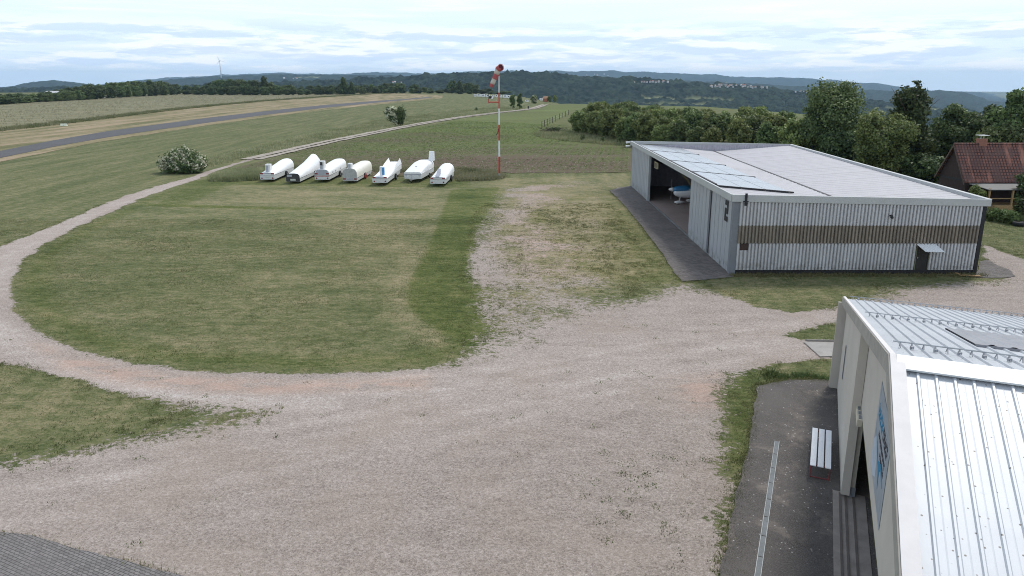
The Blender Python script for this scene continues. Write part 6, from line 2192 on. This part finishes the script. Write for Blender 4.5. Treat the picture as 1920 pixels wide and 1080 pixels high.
# ------------------------------------------------------------------ wind turbine on the far ridge
TY = 4500
tx, tz = zat(412, 114, TY)
_, tb = zat(411, 148, TY)
wt = thing('wind_turbine', 'white three blade wind turbine rising above the far trees', 'wind turbine', (tx, TY, tb - 15))
hh = tz - tb + 15
MB().tube([(0, 0, 0), (0, 0, hh)], [4.4, 2.6], 14).build('tower', M['white_metal'], wt, True)
MB().box(-2.0, 2.0, -5, 6, hh - 1.5, hh + 2.5).build('nacelle', M['white_metal'], wt, bevel=0.5)
for k in range(3):
    a = R(112 + k * 120)
    dx, dz = math.cos(a), math.sin(a)
    L0 = 31
    b = MB()
    b.loft([[(dx * q - dz * w, -6.0, hh + 0.5 + dz * q + dx * w), (dx * q, -6.5, hh + 0.5 + dz * q), (dx * q + dz * w, -6.0, hh + 0.5 + dz * q - dx * w), (dx * q, -5.5, hh + 0.5 + dz * q)] for q, w in ((0.5, 1.0), (5, 1.7), (18, 1.1), (L0, 0.35))])
    b.build('blade', M['white_metal'], wt)
MB().tube([(0, -5, hh + 0.5), (0, -7.2, hh + 0.5)], [1.5, 0.5], 12).build('hub', M['white_metal'], wt, True)

# ------------------------------------------------------------------ small things out on the airfield
x, y = gp(120, 236)
mk = thing('marker_board', 'low white marker board on the dry verge beyond the runway', 'marker', (x, y, 0), R(5))
for s in (-0.45, 0.45):
    MB().hexa([(s - 0.40, -0.35, 0), (s + 0.40, -0.35, 0), (s + 0.40, 0.35, 0), (s - 0.40, 0.35, 0), (s - 0.40, -0.03, 0.65), (s + 0.40, -0.03, 0.65), (s + 0.40, 0.03, 0.65), (s - 0.40, 0.03, 0.65)]).build('board', simple('marker_white', (0.75, 0.76, 0.60), 0.6) if s < 0 else bpy.data.materials['marker_white'], mk)
x, y = gp(369, 300)
tag(MB().box(-0.12, 0.12, -0.12, 0.12, 0, 1.3).add([(-0.12, -0.12, 1.3), (0.12, -0.12, 1.3), (0.12, 0.12, 1.3), (-0.12, 0.12, 1.3), (0, 0, 1.42)], [(0, 1, 4), (1, 2, 4), (2, 3, 4), (3, 0, 4)]).build('marker_post', simple('rusty_orange', (0.28, 0.13, 0.06), 0.8)), 'rusty orange post in the tall grass beside the big flowering bush', 'post').location = (x, y, 0)
x, y = gp(990.5, 204)
tag(MB().tube([(0, 0, 0), (0, 0, 0.9), (0, 0, 1.25)], [0.28, 0.30, 0.22], 10).build('track_post', M['dark']), 'short dark post standing at the edge of the far track', 'post').location = (x, y, 0)
# fence of wooden posts along the orchard
fp = [gp(u, v) for u, v in ((1016, 241), (1021, 238), (1026, 236), (1031, 233), (1036, 231), (1041, 228), (1049, 224), (1054, 222), (1060, 219), (1066, 216))]
fe = thing('wire_fence', 'row of thin dark posts with wire along the orchard edge', 'fence', (*fp[0], 0))
for q in fp:
    MB().tube([(q[0] - fp[0][0], q[1] - fp[0][1], 0), (q[0] - fp[0][0], q[1] - fp[0][1], 1.9)], 0.09, 6).build('fence_post', M['old_wood'], fe)
b = MB()
for hz_ in (0.8, 1.4):
    b.tube([(q[0] - fp[0][0], q[1] - fp[0][1], hz_) for q in fp], 0.012, 4)
b.build('fence_wire', M['steel'], fe)
# trailers and caravans far off at the end of the airfield
CG = 'white caravans and trailers far off beyond the airfield'
cv0 = None
rr = random.Random(12)
for i, (u, v, w) in enumerate(((891, 182, 5), (898, 182, 7), (906, 182.5, 7), (915, 183, 8), (924, 183.2, 6), (931, 183.2, 5), (938, 183.5, 6), (947, 184.5, 9), (954, 185, 5))):
    x, y = gp(u, v)
    if cv0 is None:
        cv0 = thing('caravan', 'white caravan or trailer in the distant line beyond the airfield', 'caravan', (x, y, 0), 0, CG)
        MB().loft([[(-1, -1.0, 0.4), (1, -1.0, 0.4), (1, 1.0, 0.4), (-1, 1.0, 0.4)], [(-1.05, -1.05, 1.2), (1.05, -1.05, 1.2), (1.05, 1.05, 1.2), (-1.05, 1.05, 1.2)], [(-0.95, -1, 2.3), (0.9, -1, 2.3), (0.9, 1, 2.3), (-0.95, 1, 2.3)]]).build('body', M['white_metal'], cv0)
        MB().box(-0.5, 0.4, -1.06, -1.02, 1.3, 1.9).build('window', M['panel_dark'], cv0)
        wheel(cv0, -1.0, 0.0, 0.32, 0.2)
        o = cv0
    else:
        o = copy_tree(cv0)
    o.location = (x, y, 0)
    s = w * y / F_PX / 2.1
    o.scale = (s, 1.2, rr.uniform(0.85, 1.1))
x, y = gp(988, 191.5)
o = copy_tree(cv0)
o.location = (x, y, 0)
o.scale = (0.9, 1, 0.55)
x, y = gp(1023, 190.5)
zt_ = zat(1023, 181, y)[1]
ht = thing('orange_hut', 'tiny hut with pale orange roof at the far end of the track', 'hut', (x, y, 0))
MB().box(-1.6, 1.6, -1.4, 1.4, 0, zt_ * 0.62).build('wall', simple('brick_orange', (0.36, 0.13, 0.08), 0.8), ht)
MB().prism([(-2.0, zt_ * 0.60), (2.0, zt_ * 0.60), (1.2, zt_), (-1.2, zt_)], -1.6, 1.6, axis=1).build('roof', simple('orange_roof', (0.62, 0.34, 0.22), 0.7), ht)
x, y = gp(1015, 189)
o = copy_tree(cv0)
o.location = (x, y, 0)
o.scale = (1.1, 1, 0.7)
# pale farm buildings behind the left trees
for i, (u, v, Y, w, h, lab) in enumerate(((105, 175, 470, 11, 3, 'long pale farm building showing above the trees at the far left'), (188, 167.5, 540, 5, 3, 'small pale building glinting between the trees at the left'))):
    x, z = zat(u, v, Y)
    t = thing('farm_building', lab, 'building', (x, Y, 0))
    MB().box(-w / 2, w / 2, -4, 4, -1, z).build('wall', simple('farm_wall', (0.48, 0.46, 0.44), 0.8) if i == 0 else bpy.data.materials['farm_wall'], t)
    MB().prism([(-4.5, z), (4.5, z), (0, z + h * 0.5)], -w / 2 - 0.4, w / 2 + 0.4, axis=0).build('roof', simple('farm_roof', (0.50, 0.50, 0.50), 0.6) if i == 0 else bpy.data.materials['farm_roof'], t)
# village on the ridge
VG = 'village houses on the far wooded ridge'
vp = []
for i in range(3):
    t = thing('village_house', 'tiny pale village house on the far wooded ridge', 'house', (0, 0, 0), 0, VG)
    MB().box(-5, 5, -4, 4, -6, 5).build('wall', simple('village_wall', (0.52, 0.51, 0.49), 0.8) if i == 0 else bpy.data.materials['village_wall'], t)
    MB().prism([(-4.6, 5), (4.6, 5), (0, 9)], -5.4, 5.4, axis=0).build('roof', simple('village_roof%d' % i, ((0.34, 0.14, 0.10), (0.24, 0.15, 0.13), (0.50, 0.45, 0.42))[i], 0.8), t)
    vp.append(t)
rr = random.Random(21)
nv = 0
from mathutils.bvhtree import BVHTree
bvh = []
for nm in ('wooded_ridge', 'wooded_hills', 'far_hills'):
    me = bpy.data.objects[nm].data
    bvh.append(BVHTree.FromPolygons([v.co[:] for v in me.vertices], [q.vertices[:] for q in me.polygons]))


def on_hill(u, v):
    d = Vector(ray(u, v)).normalized()
    hits = [t.ray_cast(Vector((0, 0, CAM_H)), d) for t in bvh]
    hits = [h for h in hits if h[0] is not None]
    return min(hits, key=lambda h: h[3])[0] if hits else None


for cu, cv, ru, rv, n, Yd in ((1235, 152.5, 48, 1.0, 16, 3300), (1365, 160.5, 34, 2.6, 26, 3000), (1420, 163.0, 22, 1.2, 9, 3000), (1500, 171.5, 14, 1.0, 5, 3000), (1105, 140, 40, 2.0, 6, 4000), (555, 147, 22, 1.0, 4, 3600), (745, 153.5, 8, 0.8, 3, 3200)):
    for j in range(n):
        u = cu + rr.uniform(-1, 1) * ru
        v = cv + rr.uniform(-1, 1) * rv
        P = on_hill(u, v + 1.0)
        if P is None:
            continue
        o = vp[nv] if nv < 3 else copy_tree(vp[rr.randrange(3)])
        o.location = (P.x, P.y - 4, P.z)
        f = rr.uniform(0.42, 0.75) * min(2.2, P.y / 3000)
        o.scale = (f, f, f * 0.9)
        o.rotation_euler = (0, 0, rr.uniform(-0.8, 0.8))
        nv += 1
